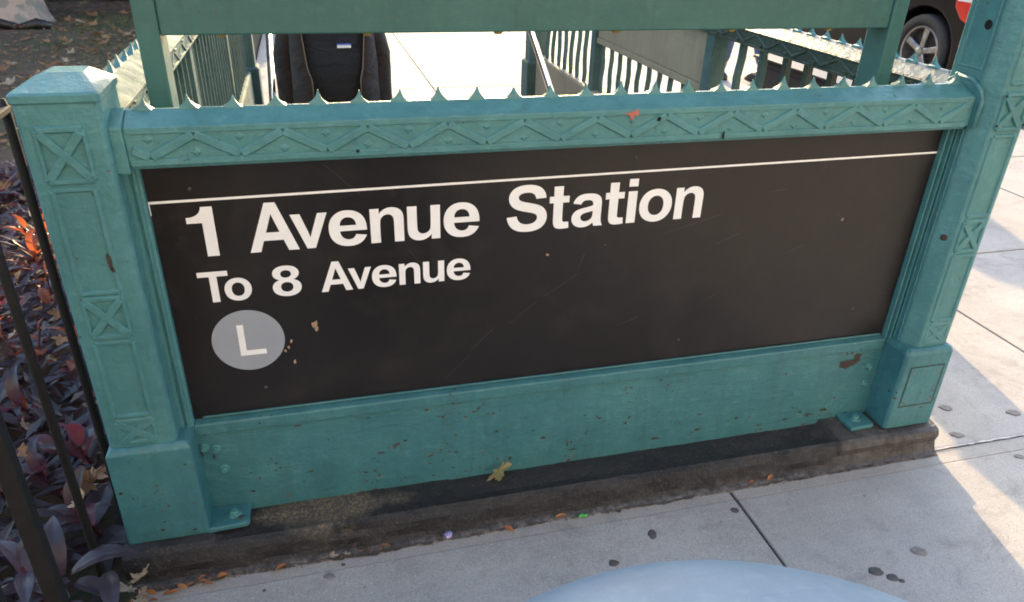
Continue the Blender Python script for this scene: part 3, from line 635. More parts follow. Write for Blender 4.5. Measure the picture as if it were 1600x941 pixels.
# ------------------------------------------------------------------ upper frame and board
UF = thing('overhead_sign_frame', 'dark teal tubular steel frame with a solid board standing just behind the spiked rail', 'frame', (.92, .19, G))
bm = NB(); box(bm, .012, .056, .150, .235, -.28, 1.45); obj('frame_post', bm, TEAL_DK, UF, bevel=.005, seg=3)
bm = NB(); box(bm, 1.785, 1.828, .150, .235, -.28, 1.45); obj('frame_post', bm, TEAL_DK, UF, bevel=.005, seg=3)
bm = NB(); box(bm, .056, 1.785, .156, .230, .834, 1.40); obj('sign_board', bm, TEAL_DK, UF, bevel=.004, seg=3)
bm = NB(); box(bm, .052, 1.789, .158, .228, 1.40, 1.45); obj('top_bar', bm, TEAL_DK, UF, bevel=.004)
for x in (.171, .469, .761, 1.046, 1.347, 1.62):
    bm = NB(); hexbolt(bm, (x, .172, .8345), (0, 0, -1), .010, .0065); obj('bolt', bm, BOLT_SUNLIT, UF, bevel=.001)

# ------------------------------------------------------------------ side railings
def side_rail(x, inner, label, dado, dadom, RM=None):
    s = 1 if inner > x else -1
    T = thing('side_railing', label, 'railing', (x, 2.0, G), 'side railings of the stair well')
    bm = NB(); w2 = .060
    prism(bm, [(x - w2, .640), (x + w2, .640), (x + w2, .700), (x + .004, .7255), (x - .004, .7255), (x - w2, .700)], 'y', .082, 3.86); obj('top_rail', bm, RM, T, bevel=.003)
    for fx, nn in ((x + w2, (1, 0, 0)), (x - w2, (-1, 0, 0))):
        bm = NB(); ridge(bm, (fx, .1, .694), (fx, 3.84, .694), nn, .009, .003); ridge(bm, (fx, .1, .646), (fx, 3.84, .646), nn, .009, .003)
        yy = .12; up = 0
        while yy < 3.8:
            za, zb2 = (.652, .688) if not up else (.688, .652)
            ridge(bm, (fx, yy, za), (fx, yy + .081, zb2), nn, .012, .0035 + .0005 * up); ridge(bm, (fx, yy + .04 - .012, .684 if up else .656), (fx, yy + .04 + .012, .684 if up else .656), nn, .010, .0042)
            yy += .081; up = 1 - up
        obj('rail_relief', bm, RM, T)
    for k in range(46):
        put_spike(x, .12 + k * .0809, T, pi / 2, 1.0)
    bm = NB(); prism(bm, [(x - .055, G), (x + .055, G), (x + .055, dado - .01), (x + .045, dado), (x - .045, dado), (x - .055, dado - .01)], 'y', .10, 3.84); obj('lower_panel', bm, dadom, T, bevel=.003)
    return T
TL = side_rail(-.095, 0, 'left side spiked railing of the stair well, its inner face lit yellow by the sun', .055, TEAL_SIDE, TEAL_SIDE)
TR = side_rail(2.005, 0, 'right side spiked railing of the stair well, its inner face dark with a cream panel', .12, CREAM, RAIL_SHADE)
def baluster(x, y, z0, z1, T, wob=.004, r=.011, m=TEAL_SIDE, flat=1.0):
    bm = NB(); pts = []; n = 8; rings = []
    ph = random.uniform(0, 6)
    for k in range(n + 1):
        z = z0 + (z1 - z0) * k / n; dx = wob * sin(ph + k * 1.3) * (0 < k < n); dy = wob * cos(ph * 2 + k * .9) * (0 < k < n)
        rings.append([(x + dx + a * r, y + dy + b2 * r * flat, z) for a, b2 in ((-1, -1), (1, -1), (1, 1), (-1, 1))])
    rings_loft(bm, rings); return obj('baluster', bm, m, T, bevel=.002, seg=1)
def sidepost(x, y, T, m=TEAL_SIDE, w=.035):
    bm = NB(); box(bm, x - w, x + w, y - w, y + w, .07, .642); obj('intermediate_post', bm, m, T, bevel=.004)
# right railing: near bay, cream panel bay, far bay
for y in (.22, .35, .48, .61, .74, .87, 1.03, 1.17): baluster(2.0, y, .08, .645, TR, .006 if y > .9 else .002, .0125, TEAL_SIDE if y > .9 else RAIL_SHADE)
sidepost(1.99, 1.36, TR); sidepost(1.99, 2.72, TR)
bm = NB(); box(bm, 1.972, 1.990, 1.397, 2.683, .425, .645); obj('cream_panel', bm, CREAM, TR, bevel=.004)
bm = NB(); box(bm, 1.965, 2.02, 1.396, 2.684, .392, .424); obj('mid_rail', bm, CREAM, TR, bevel=.004)
y = 1.50
while y < 2.66: baluster(2.0, y, .11, .395, TR, .003, .0105); y += .128
y = 2.82
while y < 3.8: baluster(2.0, y, .11, .645, TR, .0035, .0115); y += .130
# left railing
y = .2
while y < 3.8:
    if min(abs(y - 1.36), abs(y - 2.72)) > .06: baluster(-.080, y, .05, .645, TL, .0008, .019, flat=.32)
    y += .105
sidepost(-.09, 1.36, TL); sidepost(-.09, 2.72, TL)
# end newels of the entrance
def end_newel(x, label, m):
    T = thing('entrance_newel', label, 'post', (x, 3.95, G), 'posts at the foot of the entrance')
    bm = NB(); rings_loft(bm, [[(px, py, z) for px, py in rrect(x - .065 - o, x + .065 + o, 3.88 - o, 4.01 + o, .012)] for z, o in ((.07, 0), (.74, 0), (.745, .008), (.76, .008), (.80, -.045))]); obj('shaft', bm, m, T, bevel=.003)
    bm = NB(); rings_loft(bm, [[(px, py, z) for px, py in rrect(x - .085 - o, x + .085 + o, 3.86 - o, 4.03 + o, .01)] for z, o in ((G - .01, .03), (G + .09, .03), (G + .10, 0), (.06, 0), (.075, -.012))]); obj('base_box', bm, m, T, bevel=.003)
end_newel(1.975, 'far teal post where the right side railing ends, one edge lit tan by the sun', TEAL_SIDE)
end_newel(-.075, 'far teal post where the left side railing ends, beside the man', TEAL_SIDE)
# handrails in the stairwell
def handrail(x, y0, z0, y1, z1, label):
    T = thing('stair_handrail', label, 'handrail', (x, (y0 + y1) / 2, min(z0, z1) - .5))
    bm = NB(); tube(bm, [(x, y0 + .06, z0 - .05), (x, y0, z0), (x, y1, z1), (x, y1 - .25, z1 - .17)], .020, 14); obj('rail_tube', bm, STEEL, T, smooth=True)
    for f in (.1, .9):
        y = y0 + (y1 - y0) * f; z = z0 + (z1 - z0) * f; s = -1 if x > 1 else 1
        bm = NB(); tube(bm, [(x, y, z - .018), (x, y, z - .06), (x + (-s) * (.09 if x < 1 else .12), y, z - .08)], .008, 8); obj('wall_bracket', bm, STEEL, T, smooth=True)
handrail(1.75, 3.85, .671, 1.0, -.952, 'steel stair handrail sloping down beside the right end post')
handrail(.122, 3.85, .60, 1.0, -1.02, 'steel stair handrail beside the man, on the left of the stairs')
# ------------------------------------------------------------------ people
def skin_obj(name, verts, edges, radii, m, parent, root=0, sub=2, smooth_shade=True):
    me = bpy.data.meshes.new(name); me.from_pydata(verts, edges, []); o = bpy.data.objects.new(name, me); COL.objects.link(o); o.parent = parent
    md = o.modifiers.new('skin', 'SKIN'); md.use_smooth_shade = True; md.branch_smoothing = .6
    sv = me.skin_vertices[0].data
    for i, r in enumerate(radii): sv[i].radius = r if isinstance(r, tuple) else (r, r); sv[i].use_root = (i == root)
    sb = o.modifiers.new('sub', 'SUBSURF'); sb.levels = sb.render_levels = sub
    me.materials.append(m); return o
def ellring(cx, cy, z, rx, ry, n=28, a0=0, a1=2 * pi, e=2.2, wob=0, ph=0):
    out = []
    for k in range(n):
        a = a0 + (a1 - a0) * k / (n if abs(a1 - a0 - 2 * pi) < 1e-6 else n - 1)
        c, s = cos(a), sin(a); q = (abs(c) ** e + abs(s) ** e) ** (-1 / e)
        f = 1 + wob * sin(a * 5 + ph)
        out.append((cx + rx * c * q * f, cy + ry * s * q * f, z))
    return out
def person(loc, rot, label, top, outer, leg, arms, stride=0, scale=1, belly=0.0, opened=True):
    T = thing('person', label, 'person', loc); T.rotation_euler = (0, 0, rot); T.scale = (scale,) * 3
    V = []; E = []; Rr = []
    def a(p, r, prev=None):
        V.append(p); Rr.append(r); i = len(V) - 1
        if prev is not None: E.append((prev, i))
        return i
    pel = a((0, 0, .95), (.15, .10)); wst = a((0, 0, 1.10), (.135, .095), pel); ch = a((0, .005, 1.30), (.15, .10), wst); nb = a((0, .01, 1.45), (.08, .07), ch)
    nk = a((0, .0, 1.53), .055, nb); hd0 = a((0, -.015, 1.60), (.065, .085), nk); hd = a((0, -.01, 1.68), (.075, .095), hd0); a((0, 0, 1.745), (.055, .07), hd)
    foot = []
    for s in (-1, 1):
        st = stride * s
        hp = a((s * .09, 0, .90), .095, pel); kn = a((s * .10, -.03 - st * .5, .49), .06, hp); an = a((s * .105, .02 - st, .10), .04, kn); a((s * .115, -.12 - st, .04), .035, an); foot.append((s * .11, -st))
    hands = []
    for s, (el, wr) in zip((-1, 1), arms):
        sh = a((s * .17, .01, 1.42), .06, ch); e = a(el, .043, sh); wv = a(wr, .028, e)
        d = (Vector(wr) - Vector(el)).normalized(); side_ = Vector((0, -1, 0)); side_ = (side_ - d * side_.dot(d)).normalized()
        pm = Vector(wr) + d * .06; pi_ = a(tuple(pm), (.035, .02), wv)
        for k, (o_, ln) in enumerate(((-.030, .065), (-.010, .075), (.010, .07), (.028, .055))):
            kx = pm + side_ * o_ * -1 + d * .03; p1 = kx + d * ln * .5 + Vector((-s * .006, 0, 0)); p2 = p1 + d * ln * .4 + Vector((-s * .02, 0, 0))
            i1 = a(tuple(kx), .010, pi_); i2 = a(tuple(p1), .009, i1); a(tuple(p2), .008, i2)
        th = a(tuple(Vector(wr) + d * .03 + side_ * .035), .011, pi_); a(tuple(Vector(wr) + d * .07 + side_ * .055), .009, th)
    skin_obj('body', V, E, Rr, SKIN, T)
    # face and hair
    bm = NB(); 
    rings_loft(bm, [ellring(0, -.105, z, .012 + w_, .014 + w_, 10) for z, w_ in ((1.615, .004), (1.63, .006), (1.66, 0), (1.675, -.006))]); obj('nose', bm, SKIN, T, smooth=True, keep=False)
    for s in (-1, 1):
        bm = NB(); bmesh.ops.create_uvsphere(bm, u_segments=12, v_segments=8, radius=.012, matrix=Matrix.Translation((s * .032, -.090, 1.675))); obj('eye', bm, VINYL, T, smooth=True, keep=False)
        bm = NB(); rings_loft(bm, [ellring(s * (.082 + k * .006), .0, 1.655, .004, .018 - .006 * k, 10) for k in (0, 1)]); obj('ear', bm, SKIN, T, smooth=True, keep=False)
    bm = NB(); box(bm, -.025, .025, -.104, -.094, 1.597, 1.604); obj('mouth', bm, simple('lips', (.3, .12, .10)), T, bevel=.002, keep=False)
    bm = NB(); rings_loft(bm, [ellring(0, .02 + (1.76 - z) * .04, z, rx, rx * 1.2, 20, wob=.04) for z, rx in ((1.66, .075), (1.70, .087), (1.74, .082), (1.775, .055), (1.79, .02))]); obj('hair', bm, HAIR, T, smooth=True, keep=False)
    # trousers
    V = [(0, 0, 1.0), (0, 0, .93)]; E = [(0, 1)]; Rr = [(.165, .12), (.165, .125)]
    for s in (-1, 1):
        st = stride * s; b = len(V); V += [(s * .095, 0, .82), (s * .102, -.03 - st * .5, .50), (s * .108, .01 - st, .14)]; Rr += [.105, .080, .062]; E += [(1, b), (b, b + 1), (b + 1, b + 2)]
    skin_obj('trousers', V, E, Rr, leg, T, 1)
    for (fx, fy) in foot:
        bm = NB(); rings_loft(bm, [[(x, y, z) for x, y, _ in ellring(fx, fy - .04, 0, .047 * q, .145 * q, 16)] for z, q in ((0, .98), (.02, 1.0), (.05, .9), (.085, .55))]); obj('shoe', bm, BLACKPL, T, smooth=True, keep=False)
    # shirt
    bm = NB(); B = belly
    prof = [(.88, .172, .122, 0), (.93, .185 + B * .4, .13 + B * .6, -.01 - B * .5), (1.0, .190 + B * .6, .135 + B * .8, -.015 - B * .7), (1.08, .190 + B * .6, .135 + B, -.015 - B), (1.16, .185 + B * .4, .13 + B * .8, -.01 - B * .7), (1.25, .19, .125 + B * .3, -.005), (1.34, .195, .125, 0), (1.42, .185, .105, .005), (1.465, .12, .08, .01), (1.485, .075, .068, .005), (1.50, .068, .062, .0)]
    rings_loft(bm, [ellring(0, c, z, rx, ry, 32, wob=.008, ph=z * 9) for z, rx, ry, c in prof]); obj('shirt', bm, top, T, smooth=True, keep=False)
    if opened:
        bm = NB(); box(bm, -.018, .018, -.1555, -.120, 1.15, 1.42); o = obj('placket', bm, top, T, bevel=.004, keep=False)
        # jacket open at the front
        def ring(z, rx, ry, c, g): return [Vector(p) for p in ellring(0, c, z, rx, ry, 34, -pi / 2 + g, 1.5 * pi - g, 2.3, .012, z * 14)]
        jr = [ring(.72, .240, .195, .0, .56), ring(.84, .240, .195, -.005, .54), ring(.94, .236, .192, -.01, .54), ring(1.00, .232, .190, -.01, .56), ring(1.06, .230, .187, -.01, .66), ring(1.14, .226, .180, -.01, .72), ring(1.24, .222, .168, -.005, .78), ring(1.34, .216, .150, .0, .74), ring(1.42, .200, .128, .005, .62), ring(1.475, .130, .098, .012, .50), ring(1.52, .09, .082, .012, .60)]
        bm = NB(); RV = [[bm.verts.new(p) for p in r] for r in jr]
        for p, q in zip(RV, RV[1:]):
            for k in range(len(p) - 1): bm.faces.new((p[k], p[k + 1], q[k + 1], q[k]))
        o = obj('jacket', bm, outer, T, smooth=True, keep=False); so_ = o.modifiers.new('s', 'SOLIDIFY'); so_.thickness = .012; so_.offset = 0
        for e in (0, -1):
            bm = NB(); tube(bm, [r[e] + Vector((0, -.004, 0)) for r in jr], .0032, 6); obj('zip', bm, ZIP, T, smooth=True, keep=False)
    else:
        bm = NB(); rings_loft(bm, [ellring(0, 0, z, rx, ry, 32, wob=.012, ph=z * 11) for z, rx, ry in ((.72, .215, .16), (.85, .215, .16), (1.05, .205, .155), (1.25, .21, .15), (1.42, .195, .12), (1.48, .10, .09), (1.53, .08, .078))]); obj('coat', bm, outer, T, smooth=True, keep=False)
    for s, (el, wr) in zip((-1, 1), arms):
        sh = Vector((s * .165, .01, 1.405)); el = Vector(el); wr = Vector(wr); bm = NB(); pts = []; rs = []; rr = random.Random(3 + s)
        for k in range(17):
            u = k / 16; p = sh.lerp(el, u * 2) if u < .5 else el.lerp(wr, u * 2 - 1)
            pts.append(p); rs.append((.074 - .014 * u) * (1 + rr.uniform(-.035, .035)))
        rs[0] *= .8; tube(bm, pts, rs, 18); obj('sleeve', bm, outer, T, smooth=True, keep=False)
    return T
P1 = person((.484, 3.06, G - .51), 0, 'man in open dark jacket over navy shirt coming down the stairs below the board', SHIRT, JACKET, TROUS,
            [((-.258, .03, 1.10), (-.256, .0, .80)), ((.250, .03, 1.10), (.254, .0, .80))], stride=0.0, scale=1.05, belly=.012)
bm = NB(); box(bm, .018, .090, -.163, -.135, 1.163, 1.177); o = obj('chest_tag', bm, simple('white chest print', (.75, .78, .85)), P1, keep=False)
bm = NB(); box(bm, .018, .090, -.1625, -.135, 1.1773, 1.183); obj('chest_tag_edge', bm, simple('blue chest print', (.10, .14, .55)), P1, keep=False)
person((4.36, 5.02, G), radians(200), 'pedestrian in blue jeans and grey coat on the pavement beyond the right side railing', SHIRT, COAT, JEANS,
       [((-.23, .06, 1.13), (-.24, .0, .88)), ((.23, -.06, 1.13), (.24, -.12, .89))], stride=.16, scale=1.0, opened=False)

# ------------------------------------------------------------------ parked car
CR = thing('parked_car', 'black car parked along the kerb, rear wheel showing between the frame and the tall post', 'car', (7.15, 6.3, G - .12))
cx0, cx1 = 6.32, 8.10; zr = G - .12; yw, yw2, wr, ar = 5.02, 7.74, .36, .425; zw = zr + wr
def arc(cy, r, n=14): return [(cy - r * cos(pi * k / n), zw + r * sin(pi * k / n)) for k in range(n + 1)]
low = [(4.12, zr + .30), (4.10, zr + .50)]
outl = [(4.16, zr + .24)] + [(yw - ar, zr + .24)] + [p for p in arc(yw, ar) if p[1] > zr + .25] + [(yw + ar, zr + .22), (yw2 - ar, zr + .22)] + [p for p in arc(yw2, ar) if p[1] > zr + .25] + [(yw2 + ar, zr + .24), (8.55, zr + .26), (8.68, zr + .40), (8.66, zr + .62), (8.45, zr + .78), (7.75, zr + .92), (7.2, zr + .98), (4.45, zr + 1.0), (4.15, zr + .96), (4.07, zr + .80), (4.05, zr + .45)]
bm = NB(); prism(bm, outl, 'x', cx0, cx1); obj('body', bm, CARP, CR, bevel=.035, seg=3)
bm = NB()
def cab(x0, x1): return [(x, y, z) for x, (y, z) in ((x0, (0, 0)), (x1, (0, 0)))]
A = [(cx0 + .06, 4.3, zr + .98), (cx1 - .06, 4.3, zr + .98), (cx1 - .06, 7.35, zr + .96), (cx0 + .06, 7.35, zr + .96)]; B = [(cx0 + .22, 4.75, zr + 1.45), (cx1 - .22, 4.75, zr + 1.45), (cx1 - .22, 6.45, zr + 1.47), (cx0 + .22, 6.45, zr + 1.47)]
rings_loft(bm, [A, B]); obj('cabin', bm, GLASS, CR, bevel=.03, seg=3)
bm = NB(); rings_loft(bm, [[(x, y, z + .0) for x, y, z in B], [(x * .98 + .144, y, z + .03) for x, y, z in B]]); obj('roof', bm, CARP, CR, bevel=.01)
for y_, x_, fl in ((yw, cx0 + .02, 1), (yw2, cx0 + .02, 1), (yw, cx1 - .02, -1), (yw2, cx1 - .02, -1)):
    bm = NB(); n = 40
    rr_ = [[(x_ + fl * dx, y_ + r * cos(2 * pi * k / n), zw + r * sin(2 * pi * k / n)) for k in range(n)] for dx, r in ((.21, .24), (.21, .345), (.19, .36), (.03, .36), (.005, .352), (-.003, .335), (-.004, .29), (.004, .262), (.03, .25), (.06, .248))]
    rings_loft(bm, rr_, cap=False); wh = obj('wheel', bm, RUBBER, CR, smooth=True)
    bm = NB(); rings_loft(bm, [[(x_ + fl * dx, y_ + r * cos(2 * pi * k / n), zw + r * sin(2 * pi * k / n)) for k in range(n)] for dx, r in ((.012, .252), (.004, .246), (.010, .228), (.05, .222), (.10, .21))], cap=False)
    for q in range(5):
        a_ = pi / 2 + 2 * pi * q / 5 + .1; d = Vector((0, cos(a_), sin(a_))); s_ = Vector((0, -sin(a_), cos(a_))); c_ = Vector((x_ + fl * .02, y_, zw))
        rings_loft(bm, [[tuple(c_ + d * r + s_ * e * ww + Vector((fl * h, 0, 0))) for e, h in ((-1, .012), (-.6, 0), (.6, 0), (1, .012), (.8, .04), (-.8, .04))] for r, ww in ((.02, .035), (.10, .030), (.235, .038))])
    rings_loft(bm, [[(x_ + fl * dx, y_ + r * cos(2 * pi * k / 16), zw + r * sin(2 * pi * k / 16)) for k in range(16)] for dx, r in ((.05, .05), (.012, .045), (.008, .03))]); obj('rim', bm, ALLOY, wh, keep=False, smooth=False)
    bm = NB(); rings_loft(bm, [[(x_ + fl * dx, y_ + r * cos(2 * pi * k / 24), zw + r * sin(2 * pi * k / 24)) for k in range(24)] for dx, r in ((.09, .20), (.11, .20))]); obj('brake_disc', bm, RUST, wh, keep=False)
bm = NB(); box(bm, cx0 + .25, cx1 - .25, 4.2, 8.5, zr + .22, zr + .6); obj('underbody', bm, BLACKPL, CR)
for x_ in (cx0 - .006, cx1 - .17):
    bm = NB(); prism(bm, [(4.04, zr + .66), (4.04, zr + .93), (4.30, zr + .97), (4.70, zr + .95), (4.68, zr + .82), (4.58, zr + .72), (4.40, zr + .66)], 'x', x_, x_ + .176); lt = obj('tail_lamp', bm, REDL, CR, bevel=.02, seg=3)
    bm = NB(); prism(bm, [(4.10, zr + .88), (4.10, zr + .93), (4.66, zr + .92), (4.66, zr + .88)], 'x', x_ - .004, x_ + .02); obj('clear_lens', bm, CLEARL, lt, bevel=.004, keep=False)
for yy in (5.62, 6.75):
    bm = NB(); box(bm, cx0 - .02, cx0 + .01, yy, yy + .16, zr + .80, zr + .83); obj('door_handle', bm, CARP, CR, bevel=.008)

# dark steel box beyond the right railing
BX = thing('steel_cabinet', 'low navy steel cabinet standing on the pavement just beyond the right side railing', 'cabinet', (2.72, 1.72, G))
bm = NB(); box(bm, 2.65, 2.82, 1.28, 2.08, G + .06, .405); obj('case', bm, NAVYBOX, BX, bevel=.012, seg=3)
bm = NB(); box(bm, 2.63, 2.84, 1.26, 2.10, .406, .420); obj('lid', bm, NAVYBOX, BX, bevel=.005)
bm = NB(); box(bm, 2.66, 2.81, 1.31, 2.05, G, G + .06); obj('plinth', bm, CONC2, BX, bevel=.004)
bm = NB(); box(bm, 2.645, 2.65, 1.33, 2.03, G + .12, .37); obj('door', bm, NAVYBOX, BX, bevel=.003)

# ------------------------------------------------------------------ trees
def trunk_tree(x, y, r, h, label, leaves=900, crown=2.2, group=None):
    T = thing('plane_tree', label, 'tree', (x, y, G), group)
    bm = NB(); n = 28; rings = []; rr = random.Random(int(x * 10))
    for k in range(15):
        t = k / 14; z = -.1 + h * t ** 1.5; f = r * (1 + .16 * math.exp(-z * 6)) * (1 - .35 * t)
        rings.append([(x + f * (1 + .10 * noise.noise(Vector((3 * cos(a), 3 * sin(a), z * 1.2 + x)))) * cos(a) + .1 * t * t, y + f * (1 + .10 * noise.noise(Vector((3 * cos(a), 3 * sin(a), z * 1.2 + 9)))) * sin(a), G + z) for a in [2 * pi * q / n for q in range(n)]])
    rings_loft(bm, rings); obj('trunk', bm, BARK, T, smooth=True)
    tips = []
    for q in range(7):
        a = q * 2.4; L = crown * rr.uniform(.7, 1.1); p0 = Vector((x + .1, y, G + h * rr.uniform(.8, .98))); p1 = p0 + Vector((cos(a) * L * .5, sin(a) * L * .5, L * .55)); p2 = p0 + Vector((cos(a) * L, sin(a) * L, L * 1.1))
        bm = NB(); tube(bm, [p0, p1, p2], [r * .42, r * .25, r * .08], 8); obj('limb', bm, BARK, T, smooth=True); tips += [p1, p2, (p1 + p2) / 2]
    bm = NB()
    for q in range(leaves):
        p = rr.choice(tips) + Vector((rr.gauss(0, .55), rr.gauss(0, .55), rr.gauss(0, .5))); a, b2 = rr.uniform(0, 6.3), rr.uniform(-1, 1); u = Vector((cos(a), sin(a), b2)).normalized(); v = u.orthogonal().normalized(); s = rr.uniform(.06, .13)
        bm.faces.new([bm.verts.new(p + u * s), bm.verts.new(p + v * s * .7), bm.verts.new(p - u * s), bm.verts.new(p - v * s * .7)])
    tag(obj('crown', bm, DRY, T), kind='stuff'); return T
trunk_tree(-3.22, 9.15, .54, 4.2, 'mottled plane tree trunk rising from the leaf littered bed behind the left post', 2600, 2.6)

# dark shrubs behind the bed, raised into a tall hedge to shade it
HD = thing('shade_hedge', 'dark evergreen hedge behind the planting bed, made tall beyond view to shade it', 'hedge', (-4, 12.2, G))
rr = random.Random(5); bm = NB()
for q in range(15000):
    f = rr.random(); x = rr.uniform(-10.5, 1.15); z = G + 6.2 * rr.random() ** .9; d = .95 + .25 * noise.noise(Vector((x * .8, z * .8, 0)))
    y = 12.2 + (-1 if rr.random() < .6 else 1) * d * (1 - .12 * (z - G) / 6) + rr.gauss(0, .12)
    if f < .1: y = rr.uniform(11.3, 13.1); z = G + 6.2 + rr.gauss(0, .15)
    a = rr.uniform(0, 6.3); u = Vector((cos(a), sin(a), rr.uniform(-.8, .8))).normalized(); v = u.orthogonal().normalized(); s = rr.uniform(.07, .15); p = Vector((x, y, z))
    bm.faces.new([bm.verts.new(p + u * s), bm.verts.new(p + v * s * .6), bm.verts.new(p - u * s), bm.verts.new(p - v * s * .6)])
tag(obj('foliage', bm, GREEN, HD), kind='stuff')
bm = NB(); box(bm, -10.3, 1.0, 11.6, 12.8, G - .05, G + 6.1)
obj('inner_mass', bm, simple('shade hedge inner twigs', (.02, .025, .012), .9), HD)

# ------------------------------------------------------------------ black fence by the bed
BF = thing('bed_fence', 'black iron picket fence edging the planting bed left of the newel post', 'fence', (-.225, -.8, G))
def picket(x, y, r, z1):
    bm = NB(); tube(bm, [(x, y, G - .05), (x, y, z1 - .02), (x, y, z1)], [r * .85, r * .85, r * .4], 10); return obj('picket', bm, BLACKIRON, BF, smooth=True)
for i, y in enumerate((.055, -.165, -.545, -.735, -.925, -1.115, -1.50, -1.69)): picket(-.222 - .0 * i, y, .0105, .74)
for y in (-.375, -1.31):
    bm = NB(); box(bm, -.240, -.210, y - .014, y + .014, G - .05, .80); obj('fence_post', bm, BLACKIRON, BF, bevel=.003)
bm = NB(); box(bm, -.236, -.212, -1.8, .06, .715, .727); obj('upper_bar', bm, BLACKIRON, BF, bevel=.002)
bm = NB(); box(bm, -.236, -.212, -1.8, .06, G + .055, G + .067); obj('lower_bar', bm, BLACKIRON, BF, bevel=.002)

# ------------------------------------------------------------------ purple heart plants
def lance(L, W, bend, fold, m, name='leaf', nx=9):
    bm = NB(); rows = []
    for i in range(nx + 1):
        t = i / nx; w_ = W * (sin(pi * min(1, t * .93 + .07) ** .85) ** .75) * (1 if t < .98 else .2); x = L * t; z = bend * sin(t * pi * .55) * L * .5 - bend * t * t * L * .45
        rows.append([bm.verts.new((x, s * w_ / 2 * (1 if abs(s) == 1 else .5) if s else 0, z + abs(s) * fold * w_)) for s in (-1, -.5, 0, .5, 1)])
    for a, b2 in zip(rows, rows[1:]):
        for k in range(4): bm.faces.new((a[k], a[k + 1], b2[k + 1], b2[k]))
    me = bpy.data.meshes.new(name); bm.to_mesh(me); bm.free(); me.materials.append(m)
    for p in me.polygons: p.use_smooth = True
    return me
LM = [lance(.112, .042, .5, .20, PURPLE), lance(.125, .044, .8, .14, PURPLE), lance(.090, .038, .3, .26, PURPLE), lance(.100, .034, .9, .2, PURPLE2)]
RED = leafm('purple heart leaf coloured sunlit red', (.13, .035, .030), (.26, .09, .05), .45, .45, (.95, .22, .06)); LR = [lance(.100, .036, .6, .2, RED), lance(.085, .034, .3, .25, RED)]  # lit copy of the purple leaf, orange-red backlight put into its colour
rr = random.Random(21); npl = 0
spots = []
for q in range(1500):
    if len(spots) >= 62: break
    y = rr.uniform(-.62, 1.9); x = -.235 - abs(rr.gauss(0, .33)) - (.0 if y < .8 else 0)
    if y > .1: x = min(x, -.25 - .22 * (y - .1))
    if x < -1.5: continue
    if all((x - a) ** 2 + (y - b2) ** 2 > .098 ** 2 for a, b2 in spots): spots.append((x, y))
for (x, y) in spots:
    npl += 1; h = rr.uniform(.05, .20) if y < 1.0 else rr.uniform(.08, .22)
    pl_ = ('dusky purple heart plant behind the pickets at the lower left corner of the view' if y < -.32 else 'dusky purple heart plant pressed against the base of the left newel post' if y < .05 and x > -.42 else 'dusky purple heart plant a little away from the newel base, behind the pickets' if y < .35 else 'purple heart plant with some leaves coloured sunlit red halfway up the left edge' if y < .9 else 'sun reddened purple heart plant at the far end of the purple planting')
    T = thing('purple_heart_plant', pl_, 'plant', (x, y, G + .01), 'purple heart plants in the bed')
    bm = NB(); lean = Vector((rr.uniform(-.05, .05), rr.uniform(-.05, .05), 0)); tube(bm, [(0, 0, 0), tuple(lean * .5 + Vector((0, 0, h * .5))), tuple(lean + Vector((0, 0, h)))], .0035, 5); obj('stem', bm, PURPLE2, T, keep=False)
    nl = rr.randint(6, 9)
    for k in range(nl):
        o = bpy.data.objects.new('leaf', rr.choice(LR if rr.random() < (y - .35) * 1.1 else LM)); COL.objects.link(o); o.parent = T; t = .25 + .75 * k / (nl - 1); p = lean * t + Vector((0, 0, h * t)); o.location = p
        o.rotation_euler = (rr.uniform(-.35, .35), -rr.uniform(-.15, .75) if k < nl - 1 else -1.0, k * 2.5 + rr.uniform(-.5, .5)); s = rr.uniform(.5, 1.25); o.scale = (s, s * rr.uniform(.8, 1.25), s)
# stems overflowing in front, left of the newel base
for (x, y, z, rz, ry, s, mi) in ((-.265, -.20, -.225, .05, -.05, 1.15, 1), (-.27, -.21, -.235, -2.35, .05, 1.2, 0), (-.26, -.205, -.25, -.55, .15, 1.05, 2), (-.20, -.19, -.25, -1.3, .25, 1.0, 0), (-.29, -.20, -.23, 1.75, -.6, 1.1, 1), (-.40, -.28, -.24, 2.6, 0, 1.2, 0), (-.33, -.36, -.26, -2.0, .0, 1.2, 1)):
    T = thing('purple_heart_sprig', 'broad dusky purple leaf of the plants spilling beside the newel base', 'leaf', (x, y, z), 'purple leaves spilling by the newel base')
    o = bpy.data.objects.new('leaf', LM[mi]); COL.objects.link(o); o.parent = T; o.rotation_euler = (0, ry, rz); o.scale = (s,) * 3
# distant plant mass
bm = NB()
for q in range(2600):
    y = rr.uniform(-.7, 3.0); x = -.30 - abs(rr.gauss(0, .6)) - max(0, y - .2) * .30
    if x < -3: continue
    a = rr.uniform(0, 6.3); u = Vector((cos(a), sin(a), rr.uniform(-.2, .9))).normalized(); v = u.cross(Vector((0, 0, 1))).normalized(); L = rr.uniform(.035, .06); p = Vector((x, y, G + rr.uniform(.03, .13)))
    bm.faces.new([bm.verts.new(p - u * L), bm.verts.new(p + v * L * .32 + Vector((0, 0, .006))), bm.verts.new(p + u * L), bm.verts.new(p - v * L * .32 + Vector((0, 0, .006)))])
tag(obj('purple_ground_cover', bm, PURPLE), 'dense low mass of dusky purple foliage filling the bed under the plants', 'ground cover', kind='stuff')

